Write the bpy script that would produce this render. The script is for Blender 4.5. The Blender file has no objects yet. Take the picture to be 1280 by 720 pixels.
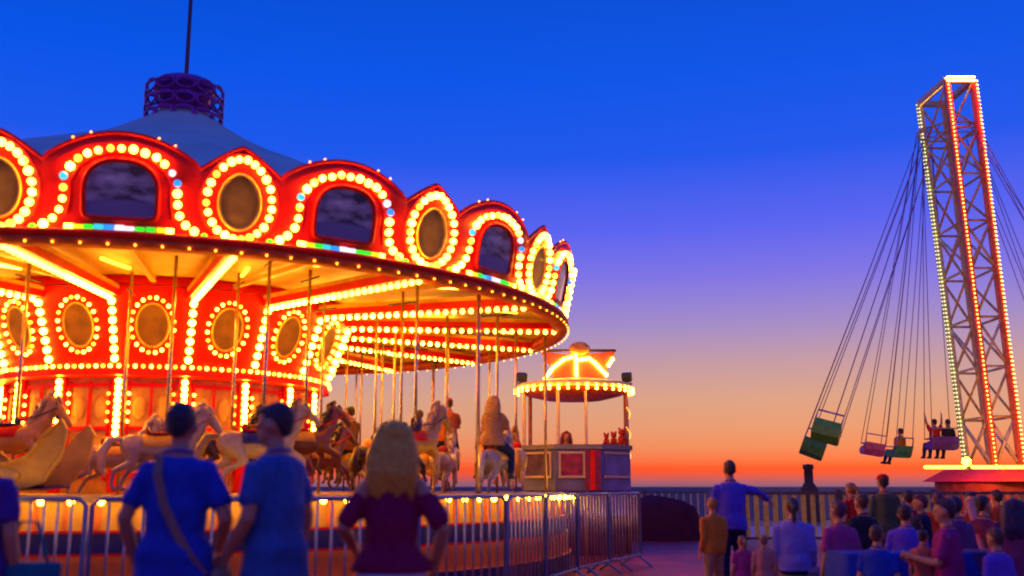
import bpy, bmesh, math, random
from mathutils import Vector, Matrix, noise
random.seed(7)
PI = math.pi
C = bpy.context.scene.collection
sc = bpy.context.scene

# ------------------------------------------------------------------ camera
F = 1275.0; PITCH = 0.179; CAMH = 1.30
PY = 608 - F * math.tan(PITCH)                      # principal row
cam = bpy.data.cameras.new('camera'); co = bpy.data.objects.new('camera', cam); C.objects.link(co)
co.location = (0, 0, CAMH); co.rotation_euler = (PI / 2 + PITCH, 0, 0)
cam.sensor_width = 36; cam.lens = 36 * F / 1280; cam.shift_y = (PY - 360) / 1280
cam.clip_end = 20000; cam.clip_start = 0.1
cam.dof.use_dof = True; cam.dof.focus_distance = 25; cam.dof.aperture_fstop = 1.0
sc.camera = co

def at(px, py, d):
    """world point seen at pixel (px,py) of the 1280x720 photo at ground depth d (y = d)"""
    u = (px - 640) / F; v = (PY - py) / F
    cy = math.cos(PITCH) - v * math.sin(PITCH); cz = math.sin(PITCH) + v * math.cos(PITCH)
    return Vector((u / cy * d, d, CAMH + cz / cy * d))
def gx(px, d, z=0.0):
    """ground spot at column px near the horizon"""
    p = at(px, 620, d); return Vector((p.x, d, z))

# ------------------------------------------------------------------ materials
MATS = {}
def mat(name, col, rough=0.5, metal=0.0, var=0.0, scale=8.0, bump=0.0, emis=None, estr=0.0, spec=0.5, alpha=None, coat=0.0):
    if name in MATS: return MATS[name]
    m = bpy.data.materials.new(name); m.use_nodes = True
    nt = m.node_tree; b = nt.nodes['Principled BSDF']
    b.inputs['Base Color'].default_value = (*col, 1); b.inputs['Roughness'].default_value = rough
    b.inputs['Metallic'].default_value = metal; b.inputs['Specular IOR Level'].default_value = spec
    b.inputs['Coat Weight'].default_value = coat
    if var or bump:
        tc = nt.nodes.new('ShaderNodeTexCoord'); n = nt.nodes.new('ShaderNodeTexNoise')
        n.inputs['Scale'].default_value = scale; n.inputs['Detail'].default_value = 6
        nt.links.new(tc.outputs['Object'], n.inputs['Vector'])
        if var:
            r = nt.nodes.new('ShaderNodeValToRGB')
            r.color_ramp.elements[0].position = .3; r.color_ramp.elements[1].position = .7
            r.color_ramp.elements[0].color = (*[max(0, c * (1 - var)) for c in col], 1)
            r.color_ramp.elements[1].color = (*[min(1, c * (1 + var)) for c in col], 1)
            nt.links.new(n.outputs['Fac'], r.inputs['Fac']); nt.links.new(r.outputs['Color'], b.inputs['Base Color'])
        if bump:
            bp = nt.nodes.new('ShaderNodeBump'); bp.inputs['Strength'].default_value = bump; bp.inputs['Distance'].default_value = .02
            nt.links.new(n.outputs['Fac'], bp.inputs['Height']); nt.links.new(bp.outputs['Normal'], b.inputs['Normal'])
    if emis:
        b.inputs['Emission Color'].default_value = (*emis, 1); b.inputs['Emission Strength'].default_value = estr
    MATS[name] = m; return m
def bulbm(name, col, s):
    m = mat(name, tuple(c * .5 for c in col), .3, emis=col, estr=s); return m
BW = bulbm('bulb_warm', (1, .45, .036), 19)
BWL = bulbm('bulb_dim_amber', (1, .34, .02), 7)
BH = bulbm('bulb_hot', (1, .50, .032), 40)
BG = bulbm('bulb_green', (.03, 1, .02), 1.2)
BY = bulbm('bulb_yellow', (1, .75, .0), 1.5)
BB = bulbm('bulb_blue', (.02, .30, 1), 1.2)
BC = bulbm('bulb_cyan', (.03, .65, .8), 1.1)
BP = bulbm('bulb_white', (.95, .85, 1), 1.3)
RED = mat('red_paint', (.86, .008, .002), .45, var=.16, scale=3, spec=.25)
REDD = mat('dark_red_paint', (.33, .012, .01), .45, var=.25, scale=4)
MAROON = mat('brown_soffit_paint', (.62, .10, .02), .8, var=.3, scale=5)
TRIM = mat('olive_gilt_trim', (.16, .09, .02), .4, metal=.4, var=.3)
GOLD = mat('gold_paint', (.88, .46, .04), .4, metal=.1, var=.25, scale=7)
CREAM = mat('cream_ceiling_paint', (1.0, .62, .07), .5, var=.18, scale=2.5, bump=.2)
BRASS = mat('brass_pole', (.66, .50, .30), .24, metal=.85, var=.12)
STEEL = mat('dull_steel', (.35, .33, .32), .4, metal=.6, var=.2)
MIRB = mat('amber_mirror_glass', (.50, .28, .03), .4, metal=.0, var=.4, scale=4, spec=.3)
NAVY = mat('navy_paint', (.02, .018, .12), .45, var=.25)
YEL = mat('yellow_orange_paint', (.95, .45, .03), .5, var=.2, scale=5)
ORG = mat('orange_paint', (.95, .20, .02), .5, var=.2, scale=5)
PURP = mat('purple_enamel', (.24, .03, .34), .3, metal=.3, var=.3)
CANV = mat('canvas_teal_grey', (.45, .62, .50), .75, var=.12, scale=1.2, bump=.3)
DARK = mat('dark_metal', (.03, .03, .035), .5, metal=.3)
MAST = mat('mast_dark_blue_steel', (.05, .06, .12), .45, metal=.4)

# ------------------------------------------------------------------ mesh builder
class MB:
    def __init__(s): s.v = []; s.f = []; s.m = []; s.sm = []; s.T = Matrix.Identity(4); s.mi = 0; s.smooth = True
    def add(s, vs, fs):
        o = len(s.v); s.v += [tuple(s.T @ Vector(v)) for v in vs]
        for f in fs: s.f.append(tuple(o + i for i in f)); s.m.append(s.mi); s.sm.append(s.smooth)
        return s
    def box(s, c, d, rot=None):
        hx, hy, hz = d[0] / 2, d[1] / 2, d[2] / 2; M = rot or Matrix.Identity(3)
        vs = [Vector(c) + M @ Vector((x * hx, y * hy, z * hz)) for x in (-1, 1) for y in (-1, 1) for z in (-1, 1)]
        sm = s.smooth; s.smooth = False
        s.add(vs, [(0, 1, 3, 2), (4, 6, 7, 5), (0, 4, 5, 1), (2, 3, 7, 6), (0, 2, 6, 4), (1, 5, 7, 3)]); s.smooth = sm
        return s
    def beam(s, a, b, w, h, up=(0, 0, 1)):
        a = Vector(a); b = Vector(b); d = (b - a); L = d.length; d.normalize()
        x = d.cross(Vector(up)).normalized(); z = x.cross(d)
        M = Matrix((x, d, z)).transposed()
        return s.box((a + b) / 2, (w, L, h), M)
    def tube(s, pts, r, n=8, closed=False, cap=True, flat=1.0):
        pts = [Vector(p) for p in pts]
        rs = r if isinstance(r, (list, tuple)) else [r] * len(pts)
        if not closed and cap:   # rounded ends
            d0 = (pts[0] - pts[1]).normalized(); d1 = (pts[-1] - pts[-2]).normalized()
            q = [pts[0] + d0 * rs[0] * .9, pts[0] + d0 * rs[0] * .6]; qr = [rs[0] * .3, rs[0] * .78]
            pts = q + pts + [pts[-1] + d1 * rs[-1] * .6, pts[-1] + d1 * rs[-1] * .9]; rs = qr + list(rs) + [rs[-1] * .78, rs[-1] * .3]
        N = len(pts); vs = []; prev = None
        for i, p in enumerate(pts):
            if closed: t = (pts[(i + 1) % N] - pts[i - 1]).normalized()
            else: t = (pts[min(i + 1, N - 1)] - pts[max(i - 1, 0)]).normalized()
            if prev is None:
                a = Vector((0, 0, 1)) if abs(t.z) < .9 else Vector((1, 0, 0)); x = t.cross(a).normalized()
            else:
                x = prev - t * prev.dot(t); x = x.normalized() if x.length > 1e-6 else t.orthogonal().normalized()
            prev = x; y = t.cross(x)
            for k in range(n):
                an = 2 * PI * k / n; vs.append(p + (x * math.cos(an) + y * math.sin(an) * flat) * rs[i])
        fs = []
        for i in range(N if closed else N - 1):
            j = (i + 1) % N
            for k in range(n): fs.append((i * n + k, i * n + (k + 1) % n, j * n + (k + 1) % n, j * n + k))
        if not closed: fs += [tuple(range(n))[::-1], tuple((N - 1) * n + k for k in range(n))]
        return s.add(vs, fs)
    def loft(s, rings, n=20):
        """rings: (x,y,z,rx,ry) horizontal ellipses, closed with caps"""
        vs = []
        for (x, y, z, rx, ry) in rings:
            for k in range(n):
                a = 2 * PI * k / n; vs.append((x + rx * math.cos(a), y + ry * math.sin(a), z))
        fs = []
        for i in range(len(rings) - 1):
            for k in range(n): fs.append((i * n + k, i * n + (k + 1) % n, (i + 1) * n + (k + 1) % n, (i + 1) * n + k))
        fs += [tuple(range(n))[::-1], tuple((len(rings) - 1) * n + k for k in range(n))]
        return s.add(vs, fs)
    def ell(s, c, r, n=12, m=8, rot=None):
        vs = []; fs = []; M = rot or Matrix.Identity(3); c = Vector(c)
        if not isinstance(r, (tuple, list)): r = (r, r, r)
        vs.append(c + M @ Vector((0, 0, r[2])))
        for i in range(1, m):
            t = PI * i / m
            for k in range(n):
                a = 2 * PI * k / n; vs.append(c + M @ Vector((r[0] * math.sin(t) * math.cos(a), r[1] * math.sin(t) * math.sin(a), r[2] * math.cos(t))))
        vs.append(c + M @ Vector((0, 0, -r[2])))
        for k in range(n): fs.append((0, 1 + k, 1 + (k + 1) % n))
        for i in range(m - 2):
            for k in range(n): fs.append((1 + i * n + k, 1 + (i + 1) * n + k, 1 + (i + 1) * n + (k + 1) % n, 1 + i * n + (k + 1) % n))
        e = len(vs) - 1; o = 1 + (m - 2) * n
        for k in range(n): fs.append((o + k, e, o + (k + 1) % n))
        return s.add(vs, fs)
    def lathe(s, prof, n=48, a0=0, a1=2 * PI):
        full = abs(a1 - a0 - 2 * PI) < 1e-6; N = n if full else n + 1; vs = []; fs = []
        for (r, z) in prof:
            for k in range(N):
                a = a0 + (a1 - a0) * k / n; vs.append((r * math.cos(a), r * math.sin(a), z))
        for i in range(len(prof) - 1):
            for k in range(n):
                k2 = (k + 1) % N; fs.append((i * N + k, i * N + k2, (i + 1) * N + k2, (i + 1) * N + k))
        return s.add(vs, fs)
    def prism(s, outline, y0, y1):
        """outline: (x,z) list, extruded between y0 and y1"""
        n = len(outline); vs = [(x, y0, z) for x, z in outline] + [(x, y1, z) for x, z in outline]
        sm = s.smooth; s.smooth = False
        s.add(vs, [tuple(range(n)), tuple(range(2 * n - 1, n - 1, -1))] + [(i, (i + 1) % n, n + (i + 1) % n, n + i) for i in range(n)]); s.smooth = sm
        return s
    def build(s, name, mats, parent=None, loc=None, mod=None):
        me = bpy.data.meshes.new(name); me.from_pydata(s.v, [], s.f)
        for m in (mats if isinstance(mats, (list, tuple)) else [mats]): me.materials.append(m)
        me.polygons.foreach_set('material_index', s.m); me.polygons.foreach_set('use_smooth', s.sm); me.update()
        bm = bmesh.new(); bm.from_mesh(me); bmesh.ops.recalc_face_normals(bm, faces=bm.faces); bm.to_mesh(me); bm.free()
        o = bpy.data.objects.new(name, me); C.objects.link(o)
        if parent: o.parent = parent
        if loc is not None: o.location = loc
        return o
def tag(o, label=None, cat=None, group=None, kind=None):
    if label: o['label'] = label
    if cat: o['category'] = cat
    if group: o['group'] = group
    if kind: o['kind'] = kind
    return o
def empty(name, loc=(0, 0, 0), rz=0, **k):
    o = bpy.data.objects.new(name, None); C.objects.link(o); o.location = loc; o.rotation_euler = (0, 0, rz); o.empty_display_size = .2
    return tag(o, **k)
def kids(o): return [c for c in bpy.data.objects if c.parent == o]
def copy_tree(o, parent=None, cm=None):
    if cm is None:
        cm = {}
        for c in bpy.data.objects:
            if c.parent: cm.setdefault(c.parent.name, []).append(c)
    n = o.copy(); C.objects.link(n)
    if parent: n.parent = parent
    for ch in cm.get(o.name, []): copy_tree(ch, n, cm)
    return n
TMP = bpy.data.scenes.new('scratch')
def remesh(mb, name, m, vox, parent=None, wr=0.0, wsc=6.0, stretch=(1, 1, 1), smooth=3, keep=None):
    """union of the closed pieces as ONE continuous surface"""
    o = mb.build(name, m); C.objects.unlink(o); TMP.collection.objects.link(o)
    r = o.modifiers.new('r', 'REMESH'); r.mode = 'VOXEL'; r.voxel_size = vox; r.use_smooth_shade = True
    if smooth:
        sm = o.modifiers.new('s', 'SMOOTH'); sm.iterations = smooth; sm.factor = .5
    with bpy.context.temp_override(scene=TMP, view_layer=TMP.view_layers[0]): dg = bpy.context.evaluated_depsgraph_get()
    dg.update()
    me = bpy.data.meshes.new_from_object(o.evaluated_get(dg)); TMP.collection.objects.unlink(o); C.objects.link(o); o.modifiers.clear(); old = o.data; o.data = me; bpy.data.meshes.remove(old)
    me.name = name
    if wr:
        me.update()
        for v in me.vertices:
            p = Vector((v.co.x * wsc * stretch[0], v.co.y * wsc * stretch[1], v.co.z * wsc * stretch[2]))
            a = noise.noise(p) + .5 * noise.noise(p * 2.3)
            v.co += v.normal * (a * wr)
        me.update()
    for p in me.polygons: p.use_smooth = True
    if parent: o.parent = parent
    return o

# ------------------------------------------------------------------ world
w = bpy.data.worlds.new('World'); sc.world = w; w.use_nodes = True; nt = w.node_tree; nt.nodes.clear()
out = nt.nodes.new('ShaderNodeOutputWorld'); bg = nt.nodes.new('ShaderNodeBackground'); bg.inputs['Strength'].default_value = 1
sky = nt.nodes.new('ShaderNodeTexSky'); sky.sky_type = 'NISHITA'; sky.sun_disc = False
sky.sun_elevation = math.radians(1.0); sky.sun_rotation = math.radians(20)
bgs = nt.nodes.new('ShaderNodeBackground'); bgs.inputs['Strength'].default_value = .05
nt.links.new(sky.outputs['Color'], bgs.inputs['Color'])
tc = nt.nodes.new('ShaderNodeTexCoord'); sep = nt.nodes.new('ShaderNodeSeparateXYZ'); nt.links.new(tc.outputs['Generated'], sep.inputs[0])
def s2l(c): return tuple(((x / 255 / 12.92) if x / 255 <= .04045 else ((x / 255 + .055) / 1.055) ** 2.4) for x in c)
def ramp(stops):
    r = nt.nodes.new('ShaderNodeValToRGB'); cr = r.color_ramp; cr.interpolation = 'EASE'
    while len(cr.elements) < len(stops): cr.elements.new(.5)
    for e, (p, c) in zip(cr.elements, stops): e.position = p; e.color = (*s2l(c), 1)
    r.color_ramp.interpolation = 'LINEAR'; return r
def el(y): return math.sin(math.atan((PY - y) / F) + PITCH)
mp = nt.nodes.new('ShaderNodeMath'); mp.operation = 'MULTIPLY'; mp.inputs[1].default_value = 1.6; mp.use_clamp = True
nt.links.new(sep.outputs['Z'], mp.inputs[0])
west = [(609, (128, 92, 120)), (602, (168, 92, 108)), (595, (226, 84, 70)), (586, (252, 82, 40)), (576, (245, 114, 70)), (560, (237, 138, 94)), (535, (228, 153, 114)), (500, (216, 160, 134)),
        (455, (192, 152, 164)), (410, (160, 138, 198)), (350, (124, 114, 228)), (290, (86, 98, 240)), (200, (24, 86, 236)), (100, (0, 84, 232)), (0, (0, 78, 216))]
st = [(min(1, el(y) * 1.6), c) for y, c in west]; st = [(max(0, p), c) for p, c in st] + [(1.0, (10, 80, 225))]
rw = ramp(st); nt.links.new(mp.outputs[0], rw.inputs['Fac'])
re = ramp([(0, (170, 100, 150)), (.12, (165, 110, 185)), (.4, (90, 85, 195)), (1, (16, 80, 215))]); nt.links.new(mp.outputs[0], re.inputs['Fac'])
mr = nt.nodes.new('ShaderNodeMapRange'); mr.inputs['From Min'].default_value = -.1; mr.inputs['From Max'].default_value = .65; mr.interpolation_type = 'SMOOTHSTEP'
nt.links.new(sep.outputs['Y'], mr.inputs['Value'])
mx = nt.nodes.new('ShaderNodeMix'); mx.data_type = 'RGBA'
nt.links.new(mr.outputs['Result'], mx.inputs['Factor']); nt.links.new(re.outputs['Color'], mx.inputs[6]); nt.links.new(rw.outputs['Color'], mx.inputs[7])
nt.links.new(mx.outputs[2], bg.inputs['Color'])
ad = nt.nodes.new('ShaderNodeAddShader')
nt.links.new(bg.outputs[0], ad.inputs[0]); nt.links.new(bgs.outputs[0], ad.inputs[1]); nt.links.new(ad.outputs[0], out.inputs['Surface'])
bgs.inputs['Strength'].default_value = .004
sl = bpy.data.lights.new('sun', 'SUN'); so = bpy.data.objects.new('sun', sl); C.objects.link(so)
sl.energy = .12; sl.angle = math.radians(12); sl.color = (1, .45, .3)
so.rotation_euler = Vector((-math.sin(math.radians(20)), -math.cos(math.radians(20)), -.05)).to_track_quat('-Z', 'Y').to_euler()

# ------------------------------------------------------------------ ground, sea
def plane(name, x0, x1, y0, y1, z, m):
    b = MB(); b.smooth = False; b.add([(x0, y0, z), (x1, y0, z), (x1, y1, z), (x0, y1, z)], [(0, 1, 2, 3)])
    o = b.build(name, m); o['kind'] = 'structure'; return o
gm = mat('pier_pavement', (.34, .014, .045), .55, var=.35, scale=.9, bump=.35)
_n = gm.node_tree; _b = _n.nodes.new('ShaderNodeTexBrick'); _b.inputs['Scale'].default_value = 1.0; _b.inputs['Brick Width'].default_value = 1.2; _b.inputs['Row Height'].default_value = .6; _b.inputs['Mortar Size'].default_value = .012
_b.inputs['Color1'].default_value = (1, 1, 1, 1); _b.inputs['Color2'].default_value = (.72, .72, .72, 1); _b.inputs['Mortar'].default_value = (.25, .25, .25, 1)
_c = _n.nodes.new('ShaderNodeTexCoord'); _n.links.new(_c.outputs['Object'], _b.inputs['Vector'])
_m = _n.nodes.new('ShaderNodeMix'); _m.data_type = 'RGBA'; _m.blend_type = 'MULTIPLY'; _m.inputs[0].default_value = 1
_p = _n.nodes['Principled BSDF']; _src = _p.inputs['Base Color'].links[0].from_socket
_n.links.new(_src, _m.inputs[6]); _n.links.new(_b.outputs['Color'], _m.inputs[7]); _n.links.new(_m.outputs[2], _p.inputs['Base Color'])
plane('ground', -60, 70, -25, 41, 0, gm)
pale = mat('pale_pavement', (.52, .15, .27), .5, var=.15, scale=1.5)
plane('path', -60, 70, 26.5, 34.5, .004, pale)
sea = mat('sea_water', (.09, .04, .07), .75, bump=.3, scale=.25, var=.1, spec=.1)
plane('sea', -9000, 9000, 41, 12000, -3.2, sea)
b = MB(); b.box((5, 41.2, -1.7), (130, .4, 3.5)); b.build('pier_edge', mat('pier_concrete', (.2, .17, .18), .8, var=.3))['kind'] = 'structure'

# ------------------------------------------------------------------ CAROUSEL
D = 16.49; AZ = -.326; N = 17; P = 2 * PI / N; R = 6.1; TS = .096     # TS: angle of a sweep / oval panel
AF = .647; PH = TS - (AF + (1 - AF) / 2) * P
cx, cy = D * math.sin(AZ), D * math.cos(AZ)
near = Vector((-cx, -cy)).normalized()
carousel = empty('carousel', (cx, cy, 0), math.atan2(near.y, near.x),
    label='large round carousel with red bulb-lit crest panels, grey tent roof and painted horses', cat='carousel')
CM = carousel.matrix_world if False else Matrix.Translation((cx, cy, 0)) @ Matrix.Rotation(math.atan2(near.y, near.x), 4, 'Z')
def pl(r, th, z): return Vector((r * math.cos(th), r * math.sin(th), z))
ZL = 3.60; ZV = 4.42; DECK = 1.2
# base skirt in painted bands, stepping out a little
b = MB(); b.smooth = False
prof = [(5.2, 1.199), (6.02, 1.199), (6.02, .885), (6.07, .885), (6.07, .675), (6.11, .675), (6.11, .385), (6.16, .385), (6.16, .19), (6.20, .19), (6.20, 0)]
cols = [3, 0, 0, 1, 1, 2, 2, 1, 1, 2]
for i in range(len(prof) - 1):
    b.mi = cols[i]; b.lathe([prof[i], prof[i + 1]], 68)
b.build('platform_skirt', [YEL, NAVY, ORG, STEEL], carousel)
b = MB(); b.smooth = False; b.lathe([(0, DECK + .012), (6.05, DECK + .012), (6.05, DECK - .05)], 68)
b.build('deck', mat('deck_boards', (.20, .10, .06), .5, var=.3, scale=6), carousel)
b = MB(); b.smooth = False   # thin upright battens and scallops over the upper yellow band
for k in range(136):
    a = 2 * PI * k / 136; b.box(pl(6.035, a, 1.04), (.03, .03 if k % 2 else .07, .27), Matrix.Rotation(a, 3, 'Z'))
b.build('skirt_battens', ORG, carousel)['kind'] = 'stuff'
b = MB(); b.smooth = False
for z in (.885, .675): b.lathe([(6.13, z - .012), (6.13, z + .012)], 68)
b.build('skirt_trim', RED, carousel)

# stuff bulbs collected here: mats 0 warm 1 hot 2 green 3 yellow 4 blue 5 cyan 6 white 7 dim amber
BT = bulbm('bulb_core_bright', (1, .46, .022), 70)
BM = [BW, BH, BG, BY, BB, BC, BP, BWL, BT]
far_b = MB()
def bulb(mb, p, r=.04, mi=0, n=8, m=5): mb.mi = mi; mb.ell(p, r, n, m)

# crest panels -----------------------------------------------------
def outline(kind, hw):
    pts = []
    for i in range(25):
        s = -1 + 2 * i / 24
        if kind == 'arch': z = ZV + .285 * max(0, math.cos(s * PI / 2)) ** .75
        else: z = ZV + .26 * (1 - abs(s) ** 1.2)
        pts.append((s * hw, z))
    return pts
def bend(x, z, r): return pl(r + .20 * (z - 4.0), x / R, z)
def crest(kind):
    hw = (AF if kind == 'arch' else 1 - AF) * P * R / 2 - .002
    pr = MB(); top = outline(kind, hw); nz = 8; vs = []; fs = []
    lean = .0
    for side, rr in ((0, R), (1, R - .07)):
        for (x, zt) in top:
            for j in range(nz + 1): vs.append(bend(x, ZL + .1 + (zt - ZL - .1) * j / nz, rr))
    nx = len(top); S = nx * (nz + 1); sm = False
    for sd in (0, 1):
        for i in range(nx - 1):
            for j in range(nz):
                a = sd * S + i * (nz + 1) + j; fs.append((a, a + nz + 1, a + nz + 2, a + 1))
    for i in range(nx - 1):
        a = i * (nz + 1) + nz; fs.append((a, a + nz + 1, a + nz + 1 + S, a + S))
    pr.add(vs, fs)
    panel = pr.build(kind + '_panel', RED, carousel)
    # moulded edge
    e = MB(); e.mi = 0
    e.tube([bend(x, z + .012, R - .02) for x, z in top], .026, 8)
    e.build('edge_moulding', RED, panel)
    g = MB()
    if kind == 'oval':
        ring = [(.205 * math.cos(t), 4.13 + .265 * math.sin(t) + .02 * max(0, math.sin(t)) ** 6) for t in [2 * PI * k / 40 for k in range(40)]]
        bul = []
        for k in range(24):
            t = PI / 2 + 2 * PI * (k + .5) / 24; bul.append((.325 * math.cos(t) * (1 - .10 * max(0, math.sin(t))), 4.15 + .385 * math.sin(t) + .03 * max(0, math.sin(t)) ** 4, 0))
        mm = MIRB
    else:
        ring = []
        for k in range(40):
            t = 2 * PI * k / 40; c_, s_ = math.cos(t), math.sin(t)
            if s_ >= 0: ring.append((.345 * (abs(c_) ** .8) * (1 if c_ > 0 else -1), 4.14 + .31 * s_ ** .85))
            else: ring.append((.345 * (abs(c_) ** .22) * (1 if c_ > 0 else -1), 4.14 - .26 * abs(s_) ** .25))
        path = [(-.80, 3.76), (-.64, 3.83), (-.55, 3.95), (-.52, 4.10), (-.52, 4.25), (-.44, 4.40), (-.30, 4.50), (-.10, 4.555), (.10, 4.555), (.30, 4.50), (.44, 4.40), (.52, 4.25), (.52, 4.10), (.55, 3.95), (.64, 3.83), (.80, 3.76)]
        # resample
        L = [0]
        for a, c in zip(path, path[1:]): L.append(L[-1] + math.dist(a, c))
        nb = 25; bul = []
        for k in range(nb):
            s = L[-1] * k / (nb - 1)
            i = max(j for j in range(len(L)) if L[j] <= s + 1e-9); i = min(i, len(L) - 2)
            t = (s - L[i]) / (L[i + 1] - L[i]); mi = {6: 5, 18: 4, 0: 2, 24: 2, 17: 6}.get(k, 0)
            bul.append((path[i][0] * (1 - t) + path[i + 1][0] * t, path[i][1] * (1 - t) + path[i + 1][1] * t, mi))
        for x, mi in zip([-.46, -.37, -.28, -.19, -.09, 0, .1, .2, .3, .39, .47], [0, 3, 2, 5, 4, 6, 6, 2, 2, 3, 0]): bul.append((x, 3.775, mi + 10))
        mm = None
    g.smooth = True
    n = len(ring); cxm = 0; czm = sum(z for x, z in ring) / n
    vs = [bend(0, czm, R + .012)]
    for q in (.5, 1): vs += [bend(x * q, czm + (z - czm) * q, R + .012) for x, z in ring]
    fs = [(0, 1 + i, 1 + (i + 1) % n) for i in range(n)] + [(1 + i, 1 + n + i, 1 + n + (i + 1) % n, 1 + (i + 1) % n) for i in range(n)]
    g.add(vs, fs)
    g.build('mirror' if mm else 'painted_scene', mm or PICT, panel)
    fr = MB(); fr.tube([bend(x, z, R + .014) for x, z in ring], .016 if mm else .028, 8, closed=True)
    fr.build('mirror_frame', GOLD if mm else RED, panel)
    if kind == 'oval':   # raised red rim outside the bulbs
        f2 = MB(); f2.tube([bend(x * 1.2, 4.15 + (z - 4.15) * 1.14, R) for x, z, _ in bul], .018, 6, closed=True); f2.build('rim_moulding', RED, panel)
    else:
        f2 = MB()
        f2.tube([bend(x * .9, z - .035, R) for x, z in path[2:-2]], .018, 6)
        f2.box(bend(0, 3.775, R), (.03, 1.04, .115)); f2.build('rim_moulding', RED, panel)
    return panel, bul
pm = bpy.data.materials.new('painted_scene'); pm.use_nodes = True; t_ = pm.node_tree; bs = t_.nodes['Principled BSDF']; bs.inputs['Roughness'].default_value = .3
bs.inputs['Coat Weight'].default_value = .4
c1 = t_.nodes.new('ShaderNodeTexCoord'); n1 = t_.nodes.new('ShaderNodeTexNoise'); n1.inputs['Scale'].default_value = 3.2; n1.inputs['Detail'].default_value = 5
mpg = t_.nodes.new('ShaderNodeMapping'); mpg.inputs['Scale'].default_value = (1, 1, 2.6)
t_.links.new(c1.outputs['Object'], mpg.inputs['Vector']); t_.links.new(mpg.outputs[0], n1.inputs['Vector'])
r1 = t_.nodes.new('ShaderNodeValToRGB'); cr = r1.color_ramp
cr.elements[0].position = .38; cr.elements[0].color = (.06, .08, .08, 1); cr.elements[1].position = .72; cr.elements[1].color = (.75, .95, .85, 1)
e_ = cr.elements.new(.52); e_.color = (.36, .46, .48, 1)
t_.links.new(n1.outputs['Fac'], r1.inputs['Fac'])
sz = t_.nodes.new('ShaderNodeSeparateXYZ'); t_.links.new(c1.outputs['Object'], sz.inputs[0])
ma = t_.nodes.new('ShaderNodeMath'); ma.operation = 'MULTIPLY_ADD'; ma.inputs[1].default_value = .12; t_.links.new(n1.outputs['Fac'], ma.inputs[0]); t_.links.new(sz.outputs['Z'], ma.inputs[2])
rz_ = t_.nodes.new('ShaderNodeMapRange'); rz_.inputs['From Min'].default_value = 4.09; rz_.inputs['From Max'].default_value = 4.13; t_.links.new(ma.outputs[0], rz_.inputs['Value'])
mxp = t_.nodes.new('ShaderNodeMix'); mxp.data_type = 'RGBA'; mxp.inputs[6].default_value = (.22, .27, .42, 1)
t_.links.new(rz_.outputs[0], mxp.inputs[0]); t_.links.new(r1.outputs['Color'], mxp.inputs[7]); t_.links.new(mxp.outputs[2], bs.inputs['Base Color'])
PICT = pm
protos = {k: crest(k) for k in ('arch', 'oval')}
bulb_sm = {}
def bulbmesh(mi, bar=False):
    if (mi, bar) not in bulb_sm:
        t = MB()
        if bar: t.box((0, 0, 0), (.05, .085, .07))
        else: t.ell((0, 0, 0), .038, 12, 8)
        o = t.build('bulb', BM[mi]); bulb_sm[(mi, bar)] = o.data; bpy.data.objects.remove(o)
    return bulb_sm[(mi, bar)]
cnt = 0
for k in range(N):
    for kind in ('oval', 'arch'):
        th = TS + k * P + (0 if kind == 'oval' else -P / 2)
        th = (th + PI) % (2 * PI) - PI
        panel, bul = protos[kind]
        if k: panel = copy_tree(panel, carousel)
        panel.rotation_euler = (0, 0, th)
        big = -.34 < th < .42
        for (x, z, mi) in bul:
            x += random.uniform(-.006, .006); z += random.uniform(-.006, .006)
            bar = mi >= 10; mi = mi % 10
            if big and not bar:
                if mi == 0: mi = random.choice((0, 0, 0, 1, 7))
                o = bpy.data.objects.new('bulb', bulbmesh(mi, bar)); C.objects.link(o); o.parent = panel
                o.location = bend(x, z, R + .035); cnt += 1; o.scale = (random.uniform(.86, 1.1),) * 3
            elif bar:
                far_b.mi = mi; far_b.T = Matrix.Rotation(th, 4, 'Z')
                far_b.box(bend(x, z, R + .03), (.05, .085, .07), Matrix.Rotation(x / R, 3, 'Z')); far_b.T = Matrix.Identity(4)
            else:
                far_b.T = Matrix.Rotation(th, 4, 'Z'); bulb(far_b, bend(x, z, R + .035), .038 * random.uniform(.86, 1.1), random.choice((0, 0, 0, 1, 7)) if mi == 0 else mi); far_b.T = Matrix.Identity(4)
print('individual crest bulbs', cnt)
# tiny pea lamps standing on the arch tops
for k in range(N):
    for s in (-.62, -.4, .45, .66):
        th = TS + (k - .5) * P + s * AF * P / 2
        z = ZV + .285 * math.cos(s * PI / 2) ** .75 + .04
        bulb(far_b, pl(R + .13, th, z), .010, 7, 6, 4)
# cornice lip and soffit
b = MB(); b.lathe([(R - .02, ZL + .085), (R + .035, ZL + .08), (R + .04, ZL + .05), (R + .01, ZL + .02), (R - .02, ZL + .015), (R - .185, ZL + .015), (R - .185, ZL + .12)], 102)
b.mi = 1; b.lathe([(R - .005, ZL + .17), (R + .045, ZL + .15), (R + .055, ZL + .095), (R - .005, ZL + .085)], 102)
b.build('cornice', [MAROON, RED], carousel)
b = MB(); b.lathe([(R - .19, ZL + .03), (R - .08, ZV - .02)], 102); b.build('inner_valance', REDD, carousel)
# ceiling
b = MB()
b.smooth = True; prof = [(2.5, 3.98), (3.2, 3.97), (4.2, 3.93), (5.1, 3.88), (5.85, 3.80), (6.0, 3.78)]
b.lathe(prof, 85); b.build('ceiling', CREAM, carousel)
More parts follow.
